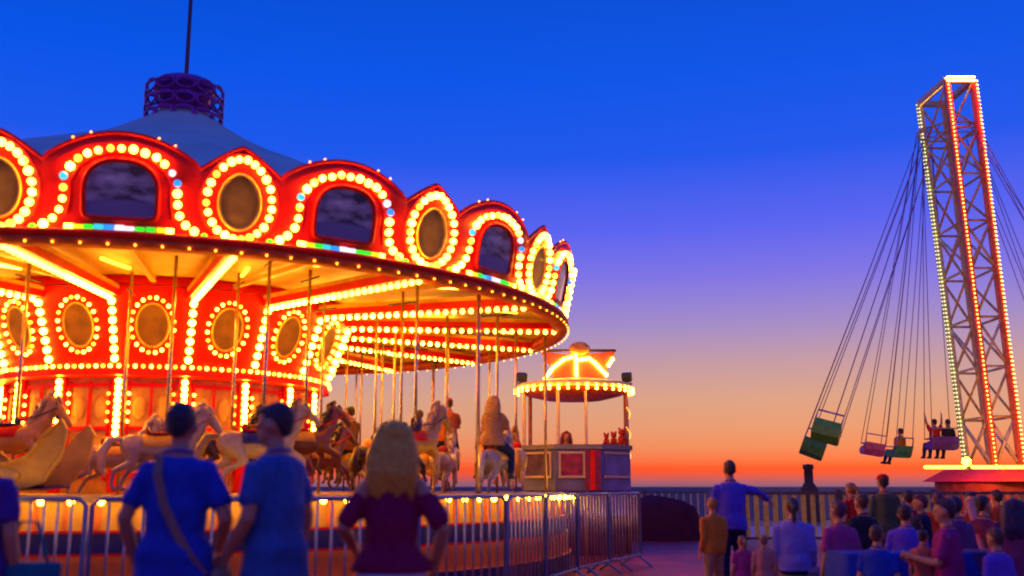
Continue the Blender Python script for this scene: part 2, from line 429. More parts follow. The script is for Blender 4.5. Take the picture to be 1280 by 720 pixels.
# sweeps, cross rods, cranks
for k in range(N):
    th = TS + k * P
    b = MB(); b.mi = 0
    b.T = Matrix.Rotation(th, 4, 'Z')
    b.beam((2.6, 0, 3.78), (5.98, 0, 3.71), .15, .13)
    b.mi = 1; b.beam((2.7, .085, 3.83), (5.98, .085, 3.77), .018, .05); b.beam((2.7, -.085, 3.83), (5.98, -.085, 3.77), .018, .05)
    sw = b.build('sweep', [RED, GOLD], carousel)
    for q in range(25):
        r = 2.85 + q * .128
        far_b.T = Matrix.Rotation(th, 4, 'Z'); bulb(far_b, (r, 0, 3.680 - (r - 2.6) * .0207), .036, 1 if q < 12 else 0, 7, 4)
    far_b.T = Matrix.Identity(4)
    # intermediate rib with amber strip in the middle of each bay
    b = MB(); b.T = Matrix.Rotation(th + P / 2, 4, 'Z'); b.beam((2.6, 0, 3.93), (5.9, 0, 3.77), .06, .06); b.build('rib', GOLD, carousel)
    for (r0, r1, da) in ((3.6, 4.4, -.25), (4.7, 5.4, .28)):
        far_b.mi = 0 if k % 2 else 7
        far_b.beam(pl(r0, th + P * (.5 + da * .6), 3.90), pl(r1, th + P * (.5 + da), 3.84), .035, .03)
# deck-edge bulbs of the right side, added all round to light skirt; rim bulbs
for k in range(150):
    a = 2 * PI * k / 150
    far_b.mi = 1; far_b.T = Matrix.Identity(4); far_b.ell(pl(6.22, a, DECK - .04), .034, 7, 4)
for k in range(17 * 9):
    a = 2 * PI * (k + .5) / (17 * 9); bulb(far_b, pl(R + .045, a, ZL + .015), .013, 7, 6, 4)
# roof
b = MB(); prof = [(6.0, 4.38), (5.0, 4.84), (4.2, 5.24), (3.2, 5.72), (2.4, 6.06), (1.7, 6.36), (1.15, 6.66), (.65, 6.98), (.5, 7.12)]
n = 68; vs = []; fs = []
for i, (r, z) in enumerate(prof):
    for k in range(n):
        a = TS + 2 * PI * k / n; sag = 0 if k % 4 == 0 else (.05 if k % 4 == 2 else .035)
        vs.append(pl(r * (1 - sag * .35 * (r > .7)), a, z - sag * min(1, r / 3) * 1.2))
for i in range(len(prof) - 1):
    for k in range(n): fs.append((i * n + k, i * n + (k + 1) % n, (i + 1) * n + (k + 1) % n, (i + 1) * n + k))
b.add(vs, fs); b.build('tent_roof', CANV, carousel)
# finial cage
b = MB(); b.lathe([(0, 7.76), (.40, 7.74), (.48, 7.67), (.48, 7.54), (.40, 7.50), (.36, 7.0), (.3, 6.8), (0, 6.8)], 32); cage = b.build('finial_cage', PURP, carousel)
for t in range(3):
    z = 7.52 - t * .235
    b = MB(); ring = [pl(.60, 2 * PI * q / 40, z + .06) for q in range(40)]; b.tube(ring, .022, 6, closed=True); b.build('hoop', PURP, cage)
    for q in range(12):
        a = 2 * PI * q / 12; lp = []
        for j in range(16):
            u = 2 * PI * j / 16; lp.append(pl(.60, a + .24 * math.cos(u), z + .095 * math.sin(u)))
        b = MB(); b.tube(lp, .021, 6, closed=True); b.build('loop', PURP, cage)
b = MB(); b.tube([(0, 0, 7.7), (0, 0, 13.5)], [.035, .02], 8); b.build('mast', MAST, carousel)

# inner drum ---------------------------------------------------------
ZT, ZB, RT, RB = 3.86, 2.82, 2.80, 2.42
def dr(z): return RB + (RT - RB) * (z - ZB) / (ZT - ZB)
b = MB(); b.smooth = False
b.lathe([(RT + .02, 3.98), (RT + .05, ZT)], N, TS, TS + 2 * PI); b.lathe([(RT, ZT), (RB, ZB), (RB + .05, ZB - .02), (RB + .05, ZB - .09), (2.15, ZB - .10)], N, TS, TS + 2 * PI)
drum = b.build('centre_drum', RED, carousel)
def dpt(x, z, off=0):   # flat facet point: x along the facet
    r = dr(z) * math.cos(P / 2) + off; return Vector((r, x, z))
for k in range(N):
    th = TS + (k + .5) * P; T = Matrix.Rotation(th, 4, 'Z')
    if abs((th + PI) % (2 * PI) - PI) > 1.75: continue
    zc = 3.36
    ring = [(.20 * math.cos(u), zc + .27 * math.sin(u)) for u in [2 * PI * j / 32 for j in range(32)]]
    b = MB(); b.T = T
    b.add([dpt(0, zc, .012)] + [dpt(x, z, .012) for x, z in ring], [(0, 1 + j, 1 + (j + 1) % 32) for j in range(32)])
    dp = b.build('drum_panel', mat('tan_painted_oval', (.36, .19, .05), .4, var=.35, scale=5), drum)
    b = MB(); b.T = T; b.tube([dpt(x, z, .014) for x, z in ring], .015, 6, closed=True); b.build('panel_frame', GOLD, drum)
    far_b.T = T
    for j in range(20):
        u = PI / 2 + 2 * PI * (j + .5) / 20; bulb(far_b, dpt(.27 * math.cos(u), zc + .345 * math.sin(u), .03), .026, 0 if j % 3 else 7, 7, 4)
    for j in range(9):
        z = ZB + .02; bulb(far_b, dpt(-.4 + .1 * j, z, .05), .028, 7 if j % 2 else 0, 6, 4)
    far_b.T = Matrix.Rotation(TS + k * P, 4, 'Z')
    for j in range(8):
        z = 3.76 - j * .118; bulb(far_b, (dr(z) + .03, 0, z), .046, 1, 8, 5)
    # lower columns
    for j in range(9):
        z = 2.66 - j * .085; bulb(far_b, (2.27, 0, z), .042, 8, 7, 4)
    far_b.T = Matrix.Identity(4)
    b = MB(); b.T = Matrix.Rotation(TS + k * P, 4, 'Z'); b.beam((2.2, 0, DECK), (2.2, 0, 2.74), .14, .12, up=(1, 0, 0)); b.build('core_column', RED, carousel)
    b = MB(); b.T = T; rr = 2.18 * math.cos(P / 2)
    b.box((rr, 0, 1.97), (.03, .66, 1.5)); b.mi = 1
    for zz in (1.45, 2.05, 2.62): b.box((rr + .03, 0, zz), (.03, .62, .05))
    for yy in (-.28, 0, .28): b.box((rr + .034, yy, 2.02), (.03, .035, 1.3))
    b.mi = 2; b.ell((rr + .02, -.14, 2.32), (.02, .09, .16)); b.ell((rr + .02, .14, 2.32), (.02, .09, .16)); b.box((rr + .02, 0, 1.75), (.02, .4, .38))
    b.build('core_panel', [GOLD, RED, mat('pale_gold_leaf', (.95, .55, .06), .45, metal=.0, var=.2)], carousel)
    far_b.T = T
    for j in range(4): bulb(far_b, (rr + .07, -.28, 2.5 - .12 * j), .024, 0, 6, 4); bulb(far_b, (rr + .07, .28, 2.5 - .12 * j), .024, 7, 6, 4)
    far_b.T = Matrix.Identity(4)
b = MB(); b.lathe([(2.1, DECK), (2.1, 3.9)], N, TS, TS + 2 * PI); b.build('core_wall', YEL, carousel)
lb = far_b.build('light_bulbs', BM, carousel); lb['kind'] = 'stuff'

# horses ----------------------------------------------------------------
def horse_proto(body, mane, saddle, blanket, var):
    t = MB()
    t.tube([(0, -.42, .03), (0, -.22, .0), (0, .1, -.02), (0, .36, .05)], [.165, .175, .185, .17], 14)
    t.tube([(0, .36, .08), (0, .52, .28), (0, .60, .50)], [.15, .105, .08], 12)
    hd = -.06 if var else .0
    t.tube([(0, .58, .53), (0, .71, .47 + hd), (0, .83, .36 + hd * 2), (0, .87, .31 + hd * 2)], [.085, .075, .05, .042], 12)
    for s in (-1, 1):
        t.tube([(s * .045, .55, .60), (s * .06, .56, .69)], [.028, .008], 6)
        f = .1 if (s > 0) != bool(var) else -.08
        t.tube([(s * .09, .34, -.06), (s * .10, .52 + f, -.20), (s * .10, .50 + f * 1.6, -.40), (s * .10, .55 + f * 1.6, -.47)], [.085, .052, .032, .042], 8)
        t.tube([(s * .09, -.40, -.02), (s * .115, -.30 + f, -.24), (s * .105, -.54 + f, -.34), (s * .10, -.60 + f * .6, -.54), (s * .10, -.55 + f * .6, -.60)], [.13, .08, .044, .031, .042], 8)
    o = remesh(t, 'carousel_horse', body, .022, carousel, smooth=2)
    t = MB()
    for i in range(7):
        u = i / 6; p = Vector((0, .60 - .26 * u, .62 - .46 * u)); sx = .05 * (1 if i % 2 else -1)
        t.tube([p + Vector((0, -.03, .03)), p + Vector((sx, -.11, -.02)), p + Vector((sx * 1.5, -.12, -.12))], [.045, .04, .015], 6)
    t.tube([(0, .66, .60), (0.01, .70, .55), (0, .74, .48)], [.03, .03, .01], 6)
    t.build('mane', mane, o)
    t = MB(); t.tube([(0, -.57, .12), (0, -.70, .10), (.01, -.80, -.08), (.0, -.80, -.30), (.02, -.74, -.42)], [.035, .06, .07, .05, .01], 8); t.build('tail', mane, o)
    t = MB(); vs = []; fs = []
    for i in range(9):
        a = -1.45 + 2.9 * i / 8
        for j in range(5):
            y = -.26 + .42 * j / 4; vs.append((.20 * math.sin(a), y, -.01 + .205 * math.cos(a)))
    for i in range(8):
        for j in range(4): q = i * 5 + j; fs.append((q, q + 5, q + 6, q + 1))
    t.add(vs, fs); ob = t.build('saddle_blanket', blanket, o); ob.modifiers.new('s', 'SOLIDIFY').thickness = .015
    t = MB(); t.loft([(0, -.04, .19, .12, .18), (0, -.04, .215, .11, .16), (0, -.05, .225, .07, .10)], 16); t.ell((0, -.20, .24), (.10, .04, .07)); t.ell((0, .10, .25), (.045, .035, .055)); t.build('saddle', saddle, o)
    t = MB(); t.tube([(0, .66, .555), (.078, .68, .49), (.0, .70, .385), (-.078, .68, .49)], .012, 6, closed=True)
    t.tube([(.07, .70, .43), (.12, .4, .3), (.06, .1, .26)], .010, 6); t.tube([(-.07, .70, .43), (-.12, .4, .3), (-.06, .1, .26)], .010, 6)
    t.build('bridle', saddle, o)
    t = MB(); t.tube([(0, .06, -.68), (0, .06, 2.95)], .026, 10, cap=False); t.build('pole', BRASS, o)
    t = MB(); t.tube([(-.3, .06, 2.62), (.3, .06, 2.62)], .016, 6); t.build('crank_rod', DARK, o)
    return o
def hm(n, c): return mat('horse_' + n, c, .35, var=.12, coat=.3)
kindsH = [horse_proto(hm('cream', (.66, .42, .16)), hm('goldmane', (.45, .22, .03)), RED, NAVY, 0),
          horse_proto(hm('palomino', (.66, .34, .05)), hm('creammane', (.7, .5, .22)), NAVY, RED, 1),
          horse_proto(hm('chestnut', (.20, .07, .03)), hm('blackmane', (.03, .02, .02)), RED, YEL, 0),
          horse_proto(hm('grey', (.36, .30, .26)), hm('whitemane', (.6, .5, .35)), REDD, GOLD, 1),
          horse_proto(hm('darkbay', (.05, .035, .035)), hm('blackmane', (.03, .02, .02)), YEL, RED, 0)]
used = set(); HORSES = {}
SC = .76
rows = [(5.35, 0.0), (4.35, .5), (3.45, .1)]
hcount = 0
for ri, (r, offp) in enumerate(rows):
    for k in range(N):
        th = TS + (k + .22 + offp) * P
        thn = (th + PI) % (2 * PI) - PI
        if ri == 0 and -.42 < thn < -.14: continue         # the chariot stands here
        kd = (0, 2, 1, 4, 3, 2, 0, 4, 1, 3, 4)[(k * 2 + ri * 5) % 11]
        o = kindsH[kd]
        if kd in used: o = copy_tree(o, carousel)
        used.add(kd)
        zz = DECK + .53 + .10 * math.sin(k * 2.1 + ri)
        o.location = pl(r, th, zz); o.rotation_euler = (0, 0, th); o.scale = (SC,) * 3
        for ch in kids(o):
            if ch.name.startswith('pole'): ch.location = (0, 0, 0)
        HORSES[(ri, k)] = (o.location.copy(), th); hcount += 1
# a chariot on the outer row, near left
b = MB(); prof = [(-.75, .05), (-.70, .35), (-.55, .62), (-.35, .55), (-.15, .40), (.15, .36), (.40, .45), (.60, .75), (.78, .95), (.85, .80), (.80, .45), (.62, .12), (.30, 0), (-.4, 0)]
chz = DECK + .06
def yz(mb, out_, x0, x1):
    n = len(out_); vs = [(x0, y, z) for y, z in out_] + [(x1, y, z) for y, z in out_]; sm = mb.smooth; mb.smooth = False
    mb.add(vs, [tuple(range(n)), tuple(range(2 * n - 1, n - 1, -1))] + [(i, (i + 1) % n, n + (i + 1) % n, n + i) for i in range(n)]); mb.smooth = sm
yz(b, prof, .38, .43); yz(b, prof, -.43, -.38)
b.mi = 1; b.box((0, -.45, .34), (.74, .34, .08)); b.box((0, -.62, .52), (.74, .08, .40)); b.box((0, 0, .05), (.74, 1.2, .05))
b.mi = 2; b.tube([(.45, y, z) for y, z in prof], .022, 6, closed=True)
b.ell((.44, .05, .2), (.03, .3, .12))
ch = b.build('chariot', [YEL, NAVY, GOLD], carousel, pl(5.25, -.28, chz)); ch.rotation_euler = (0, 0, -.28); ch.scale = (.9, .8, .72)
b = MB()
for q in range(5): b.tube([(.52, -.1 + q * .12, 0), (.52, -.1 + q * .12, .34)], .014, 6)
b.box((.52, .14, .36), (.05, .62, .035)); b.box((.52, .14, .02), (.05, .62, .035))
rl = b.build('balustrade', hm('whitemane', (.6, .58, .55)), carousel, pl(5.3, -.40, DECK + .02)); rl.rotation_euler = (0, 0, -.43)
# rim posts: structural brass poles without horses
for k in range(N):
    if k % 2 == 0: continue
    b = MB(); b.tube([pl(5.88, TS + (k + .5) * P, DECK), pl(5.88, TS + (k + .5) * P, 3.78)], .024, 10, cap=False); b.build('rim_post', mat('bright_brass', (.8, .55, .3), .3, metal=.7, var=.2), carousel)

# ------------------------------------------------------------------ PEOPLE
SKIN = mat('skin', (.58, .24, .12), .5, var=.08); SKIN2 = mat('skin_tan', (.34, .15, .08), .5, var=.08)
EYE = mat('eye_dark', (.02, .02, .02), .2); LIP = mat('lips', (.35, .1, .09), .5)
SHOE = mat('dark_shoe', (.03, .03, .04), .6)
def fab(n, c, sc_=25): return mat('cloth_' + n, c, .85, var=.14, scale=sc_, bump=.35, spec=.2)
def person(label, loc, yaw, h=1.75, shirt=None, pants=None, hairc=(.04, .025, .02), hair='short', sleeve=.6, arms=None, legs=None, lean=0, pelvis=None,
           head_yaw=0, head_pitch=0, sex='m', vox=.011, skin=None, cat='person', group=None, hem=.86, open_shoulder=False, M=None, cap=None, extras=None, scale_w=1.0):
    root = empty('person', loc, yaw, label=label, cat=cat, group=group)
    if M is not None: root.matrix_world = M
    k = h / 1.75; root.scale = (k, k, k)
    skin = skin or SKIN; shirt = shirt or fab('blue', (.03, .06, .3)); pants = pants or fab('jeans', (.02, .03, .1))
    W = (.92 if sex == 'f' else 1.0) * scale_w
    hip = Vector((0, 0, .93)); pel = Vector(pelvis) if pelvis else hip
    T = Matrix.Translation(pel) @ Matrix.Rotation(-lean, 4, 'X') @ Matrix.Translation(-hip)
    sh = {s: T @ Vector((s * .172 * W, -.005, 1.398)) for s in (-1, 1)}
    arms = arms or {}; legs = legs or {}
    J = {}
    for s in (-1, 1):
        a = arms.get(s) or ((s * .225, -.03, 1.12), (s * .24, .05, .88))
        J[s] = [sh[s], T @ Vector(a[0]), T @ Vector(a[1])]
    Lg = {}
    for s in (-1, 1):
        l = legs.get(s) or ((s * .105, .02, .50), (s * .115, -.02, .085))
        Lg[s] = [T @ Vector((s * .09, 0, .90)), Vector(l[0]), Vector(l[1])]
    hipw = .172 if sex == 'f' else .158
    tor = [(0, 0, .84, hipw * .8, .10), (0, 0, .90, hipw, .118), (0, -.005, .98, hipw, .12), (0, 0, 1.08, .135 * W, .10), (0, .005, 1.20, .150 * W, .112), (0, .005, 1.32, .172 * W, .12), (0, 0, 1.39, .168 * W, .108), (0, -.008, 1.435, .140 * W, .088), (0, -.012, 1.47, .095 * W, .07), (0, -.012, 1.50, .062, .06)]
    b = MB(); b.T = T; b.loft(tor, 24)
    b.tube([(0, -.01, 1.44), (0, .005, 1.55)], [.062, .054], 12)
    HR = Matrix.Rotation(head_yaw, 3, 'Z') @ Matrix.Rotation(-head_pitch, 3, 'X')
    hc = Vector((0, .015, 1.638)); HT = T @ Matrix.Translation(hc) @ HR.to_4x4()
    b.T = HT
    b.ell((0, -.012, .018), (.076, .097, .100), 18, 12); b.ell((0, .022, -.045), (.060, .066, .072), 14, 10)
    b.ell((0, .092, -.022), (.013, .020, .022), 8, 6); b.ell((0, .078, .012), (.050, .02, .012), 10, 6); b.ell((0, .068, -.085), (.026, .02, .018), 8, 6)
    for s in (-1, 1): b.ell((s * .084, -.012, -.010), (.014, .024, .036), 8, 6)
    b.T = Matrix.Identity(4)
    for s in (-1, 1):
        p0, p1, p2 = J[s]
        b.tube([p0, (p0 + p1) / 2, p1, p1 + (p2 - p1) * .35, p2], [.055, .048, .040, .040, .027], 12)
        d = (p2 - p1).normalized(); inw = Vector((-s, 0, 0)); inw = (inw - d * inw.dot(d)).normalized(); fw = d.cross(inw) * (1 if s < 0 else -1)
        fw = fw if fw.y > 0 or abs(fw.y) < .2 else -fw
        # palm faces inward; fingers spread along fw
        pc = p2 + d * .05
        for q in range(4): b.tube([p2, p2 + d * .045 + fw * (.020 * (1.5 - q) * .8), p2 + d * .088 + fw * (.0205 * (1.5 - q))], [.021, .017, .0115], 8)
        for q, L in enumerate((.072, .082, .076, .058)):
            o = p2 + d * .088 + fw * (.0205 * (1.5 - q)); c1_ = o + d * L * .5 + inw * .006; c2_ = c1_ + d * L * .42 + inw * .020
            b.tube([o, c1_, c2_], [.0105, .0095, .008], 7)
        o = p2 + d * .03 + fw * .022; b.tube([o, o + d * .035 + fw * .028 + inw * .008, o + d * .068 + fw * .034 + inw * .016], [.014, .011, .009], 7)
        h0, h1, h2 = Lg[s]
        b.tube([h0, h0 + (h1 - h0) * .4, h1, h1 + (h2 - h1) * .3, h2], [.088, .078, .056, .056, .037], 12)
        b.tube([h2, h2 + Vector((0, .10, -.04))], [.036, .028], 8)
    body = remesh(b, 'body', skin, vox, root, smooth=2)
    # face details
    f = MB(); f.T = HT
    for s in (-1, 1): f.ell((s * .030, .083, -.002), (.013, .008, .008), 8, 6)
    f.build('eyes', EYE, body)
    f = MB(); f.T = HT; f.ell((0, .086, -.063), (.022, .006, .006), 8, 6); f.build('lips', LIP, body)
    # trousers
    t = MB(); t.T = T
    t.loft([(0, 0, .83, hipw * .85, .11), (0, 0, .90, hipw + .014, .132), (0, -.005, .98, hipw + .012, .130), (0, 0, 1.03, hipw - .005, .118)], 24); t.T = Matrix.Identity(4)
    for s in (-1, 1):
        h0, h1, h2 = Lg[s]; t.tube([h0, h0 + (h1 - h0) * .4, h1, h1 + (h2 - h1) * .4, h2 + (h1 - h2) * .06], [.103, .095, .074, .068, .055], 14)
    remesh(t, 'trousers', pants, vox * 1.1, root, wr=.009, wsc=8, smooth=2)
    # shirt
    t = MB(); t.T = T; g = .017
    rings = [(x, y, z, rx + g, ry + g) for (x, y, z, rx, ry) in tor if z > .87]
    rings = [(0, 0, hem, rings[0][3] + .012, rings[0][4] + .012)] + [r_ for r_ in rings if r_[2] > hem + .02 and r_[2] < 1.48]
    rings[-1] = (0, -.010, 1.475, .098 * W if not open_shoulder else .08, .080)
    if open_shoulder: rings = [r_ for r_ in rings if r_[2] < 1.42] + [(0, 0, 1.425, .15, .09)]
    # looser waist
    rings = [(x, y, z, rx + (.022 if 1.0 < z < 1.25 else .032 if z < 1.0 else 0), ry + (.018 if z < 1.25 else 0)) for (x, y, z, rx, ry) in rings]
    t.loft(rings, 26); t.T = Matrix.Identity(4)
    for s in (-1, 1):
        p0, p1, p2 = J[s]; a0 = .35 if open_shoulder else 0
        if sleeve <= 1:
            st_ = p0 + (p1 - p0) * a0; t.tube([st_, st_ + (p1 - p0) * (sleeve - a0) * .5, p0 + (p1 - p0) * sleeve], [.061, .062, .064], 14, cap=True)
        else: t.tube([p0, (p0 + p1) / 2, p1, p1 + (p2 - p1) * (sleeve - 1)], [.061, .058, .050, .042], 14)
    remesh(t, 'shirt', shirt, vox * 1.1, root, wr=.015, wsc=7.5, stretch=(1, 1, .7), smooth=3)
    if not open_shoulder:
        t = MB(); t.T = T; t.tube([(.072 * math.cos(a_), -.012 + .066 * math.sin(a_), 1.493 + .012 * -math.sin(a_)) for a_ in [2 * PI * q / 20 for q in range(20)]], .009, 6, closed=True); t.build('collar', shirt, root)
    for s in (-1, 1):
        h2 = Lg[s][2]; t = MB(); t.loft([(h2.x, h2.y + .05, h2.z - .08, .044, .125), (h2.x, h2.y + .05, h2.z - .05, .048, .130), (h2.x, h2.y + .02, h2.z - .01, .044, .085), (h2.x, h2.y - .01, h2.z + .03, .042, .048)], 14)
        t.build('shoe', SHOE, root)
    # hair
    hmt = mat('hair_%d_%d' % (int(hairc[0] * 999), int(hairc[2] * 999)), hairc, .5, var=.35, scale=40, bump=.9)
    t = MB(); t.T = HT
    if hair != 'bald':
        t.ell((0, -.030, .034), (.082, .096, .098), 18, 12); t.ell((0, .03, .085), (.062, .055, .035), 12, 8); t.ell((0, -.062, -.012), (.062, .052, .062), 12, 8)
    if hair == 'long':
        for q in range(9):
            x = -.085 + .17 * q / 8; yb = -.075 - .03 * math.cos(x * 14)
            t.tube([(x * .8, -.05, .06), (x * 1.15, yb, -.05), (x * 1.30, yb - .03, -.18), (x * 1.25 + .01 * math.sin(q * 2), yb - .02, -.29 - .02 * math.sin(q * 1.7))], [.04, .042, .038, .016], 8)
        for s in (-1, 1): t.tube([(s * .07, .02, .06), (s * .098, .01, -.06), (s * .11, .0, -.22)], [.035, .035, .022], 8)
    if hair == 'pony':
        t.tube([(0, -.11, .05), (0, -.17, 0), (0, -.17, -.12), (0, -.15, -.2)], [.025, .035, .03, .01], 8)
    if hair != 'bald': remesh(t, 'hair', hmt, vox, root, wr=.004, wsc=34, stretch=(1, 1, .2), smooth=1)
    if cap:
        t = MB(); t.T = HT; t.ell((0, -.012, .062), (.089, .105, .070), 18, 10); t.loft([(0, .09, .050, .068, .075), (0, .09, .060, .066, .073)], 16); t.build('cap', cap, root)
    if extras: extras(root, T, HT, J)
    return root
STRAP = fab('strap', (.32, .17, .13)); BLUE = fab('royal_blue', (.022, .055, .42)); TEAL = fab('teal_blue', (.045, .12, .34)); PURPF = fab('deep_purple', (.26, .006, .06))
def strap(root, T, HT, J):
    pts = [(-.085, .03, 1.50), (-.09, -.07, 1.47), (-.075, -.138, 1.38), (-.03, -.148, 1.22), (.04, -.142, 1.08), (.11, -.135, .96), (.175, -.08, .86)]
    b = MB(); b.T = T
    for sgn in (1,):
        for a, c in zip(pts, pts[1:]): b.beam(a, Vector(c) + (Vector(c) - Vector(a)) * .05, .045, .008, up=(0, -1, .1))
    b.tube([(-.085, .03, 1.50), (-.02, .145, 1.36), (.10, .15, 1.1), (.19, .05, .88)], .012, 6)
    r = empty('shoulder_bag', root.location, root.rotation_euler.z, label='tan shoulder bag strap worn diagonally over the royal blue T-shirt', cat='bag'); r.scale = root.scale
    b.build('strap', STRAP, r)
    b = MB(); b.T = T; b.loft([(.245, .03, .66, .045, .13), (.245, .03, .70, .055, .15), (.245, .03, .86, .05, .15), (.245, .03, .89, .04, .13)], 16); b.build('pouch', STRAP, r)
dA = 5.5
p = gx(222, dA); P1 = person('man in royal blue T-shirt with tan bag strap across his back, facing the carousel', (p.x, dA, 0), .06, 1.73, shirt=BLUE, pants=fab('navy', (.01, .015, .06)), hairc=(.03, .018, .03), head_pitch=.12, head_yaw=-.1, 
    arms={-1: ((-.265, -.03, 1.15), (-.235, .10, .93)), 1: ((.27, -.04, 1.14), (.20, .17, 1.0))}, vox=.0118, extras=strap, hem=.80, scale_w=.88, sleeve=.62)
p = gx(347, 5.6); P2 = person('man in dull teal-blue T-shirt standing side-on between strap man and blonde woman', (p.x, 5.6, 0), 1.15, 1.74, shirt=TEAL, pants=fab('navy', (.01, .015, .06)), hairc=(.045, .02, .03), head_pitch=.1, head_yaw=.25,
    arms={-1: ((-.24, .0, 1.14), (-.20, .16, .96)), 1: ((.25, -.03, 1.14), (.26, .05, .90))}, vox=.0118, lean=.04, hem=.80)
def belt(root, T, HT, J):
    b = MB(); b.T = T; b.lathe([(.19, .885), (.196, .90), (.19, .925)], 40)
    for i, v in enumerate(b.v): pass
    o = b.build('waistband', fab('lilac_white', (.6, .5, .75)), root); 
    for v in o.data.vertices: v.co.y *= .80
p = gx(491, 5.45); P3 = person('woman with long blonde hair in dark purple off-shoulder top, lilac waistband', (p.x, 5.45, 0), .08, 1.63, shirt=PURPF, pants=fab('purple_jeans', (.04, .015, .14)), hairc=(1.0, .40, .03), hair='long', sex='f', scale_w=.86,
    arms={-1: ((-.27, -.06, 1.17), (-.22, .14, 1.06)), 1: ((.29, -.07, 1.16), (.235, .05, .95))}, vox=.0118, extras=belt, open_shoulder=True, sleeve=.8, hem=.93)
def tote(root, T, HT, J):
    b = MB(); b.loft([(.30, .05, .62, .17, .06), (.30, .05, .70, .20, .08), (.30, .05, .95, .20, .07), (.30, .05, .97, .19, .05)], 18)
    r = empty('tote_bag', root.location, root.rotation_euler.z, label='teal tote bag at the left edge of the picture', cat='bag'); r.scale = root.scale
    b.build('pouch', fab('teal_bag', (.015, .14, .18)), r)
    b = MB(); b.T = T; b.tube([(.16, .05, .96), (.24, .05, 1.2), (.34, .05, 1.2), (.42, .05, .96)], .012, 6); b.build('handle', fab('teal_bag', (.015, .14, .18)), r)
p = gx(-28, 5.6); P0 = person('person at the left edge in purple shirt beside a teal bag', (p.x, 5.6, 0), .0, 1.62, shirt=fab('violet', (.09, .03, .26)), pants=fab('navy', (.01, .015, .06)), vox=.012, extras=tote)

# carousel riders
def rider(key, label, h, **k):
    loc, th = HORSES[key]
    M = CM @ Matrix.Translation(loc) @ Matrix.Rotation(th, 4, 'Z') @ Matrix.Translation((0, -.10, .20)) @ Matrix.Scale(h / 1.75, 4)
    lg = {s: ((s * .22, .36, -.12), (s * .24, .28, -.52)) for s in (-1, 1)}
    ar = {s: ((s * .24, .14, 1.16), (s * .07, .30, 1.20)) for s in (-1, 1)}
    r = person(label, (0, 0, 0), 0, h, pelvis=(0, 0, .06), legs=lg, arms=ar, vox=.019, **k)
    r.location = M.translation; r.rotation_euler = M.to_euler(); return r
KEYS = {}
for kk, (loc, th) in HORSES.items():
    wp = CM @ loc; d = wp.y * math.cos(PITCH) + (wp.z - CAMH) * math.sin(PITCH); KEYS[kk] = (round(640 + F * wp.x / d), round(wp.y, 1))
print('horses', hcount, {k: v for k, v in KEYS.items() if 400 < v[0] < 700})
def nearest(px, dlim):
    c = [k for k in KEYS if dlim[0] < KEYS[k][1] < dlim[1] and k not in taken]
    k = min(c, key=lambda q: abs(KEYS[q][0] - px)); taken.add(k); return k
taken = set()
rider(nearest(512, (13, 22)), 'child in red top riding a carousel horse behind the blonde woman', 1.35, shirt=fab('scarlet', (.5, .02, .02)), hairc=(.04, .02, .02))
rider(nearest(430, (13, 24)), 'dark-haired rider in brown jacket on horse near carousel centre', 1.5, shirt=fab('brown', (.16, .07, .04)), hairc=(.03, .02, .02), sleeve=1.9)
rider(nearest(600, (12, 16.5)), 'blonde rider in tan top on the near right of the carousel', 1.3, shirt=fab('tan', (.42, .25, .12)), hairc=(.5, .3, .1), hair='long', sex='f')
rider(nearest(585, (16, 22)), 'rider with red cap on the far right of the carousel', 1.35, shirt=fab('rust', (.4, .10, .04)), cap=fab('redcap', (.5, .01, .01)))

# right-hand crowd
SIT = {s: ((s * .10, .42, .50), (s * .11, .40, .09)) for s in (-1, 1)}
def crowd(label, px, d, yaw, h, seat=False, **k):
    p = gx(px, d)
    kw = dict(vox=.0165); kw.update(k)
    if seat:
        kw.update(pelvis=(0, 0, .52), legs=SIT); kq = h / 1.75
        if not any(t_ in label for t_ in ('woman in pink', 'bright violet', 'blue jeans')):
            r = empty('stool', (p.x, d, 0), yaw, label='dark stool under the ' + label, cat='stool', group='stools in the crowd')
            b = MB(); b.loft([(0, 0, .36 * kq, .17, .17), (0, 0, .39 * kq, .18, .18), (0, 0, .415 * kq, .16, .16)], 18); b.build('seat', DARK, r)
            for q in range(4):
                aq = PI / 4 + q * PI / 2; b = MB(); b.tube([(.11 * math.cos(aq), .11 * math.sin(aq), .37 * kq), (.17 * math.cos(aq), .17 * math.sin(aq), .01)], .014, 6); b.build('leg', DARK, r)
    return person(label, (p.x, d, 0), yaw, h, **kw)
VIOL = fab('violet', (.09, .03, .26)); LAV = fab('lavender', (.22, .20, .62)); PINK = fab('pink', (.45, .05, .2)); DN = fab('navy', (.01, .015, .06)); JE = fab('blue_jeans', (.015, .03, .30)); RS = fab('brick_red', (.35, .035, .02))
crowd('dark-haired man in blue-violet shirt with arm stretched out to the right', 913, 12.5, .1, 1.60, shirt=fab('blue_violet', (.09, .07, .55)), pants=DN, hairc=(.05, .02, .02), sleeve=1.8,
      arms={-1: ((-.25, .0, 1.15), (-.16, .2, 1.08)), 1: ((.42, .10, 1.34), (.60, .22, 1.24))}, scale_w=1.1)
crowd('child in orange puffy jacket left of the man in blue-violet', 890, 11.6, .5, 1.17, shirt=fab('orange', (.65, .22, .02)), pants=fab('tan', (.42, .25, .12)), hairc=(.35, .16, .04), sleeve=1.8, scale_w=1.25)
crowd('small child in pink at the bottom edge by the man in blue-violet', 925, 10.2, .2, .82, shirt=PINK, hairc=(.30, .12, .08), hair='pony')
crowd('small child in peach top right of the pink child', 952, 10.0, -.3, .84, shirt=fab('peach', (.5, .2, .16)), hairc=(.32, .14, .08))
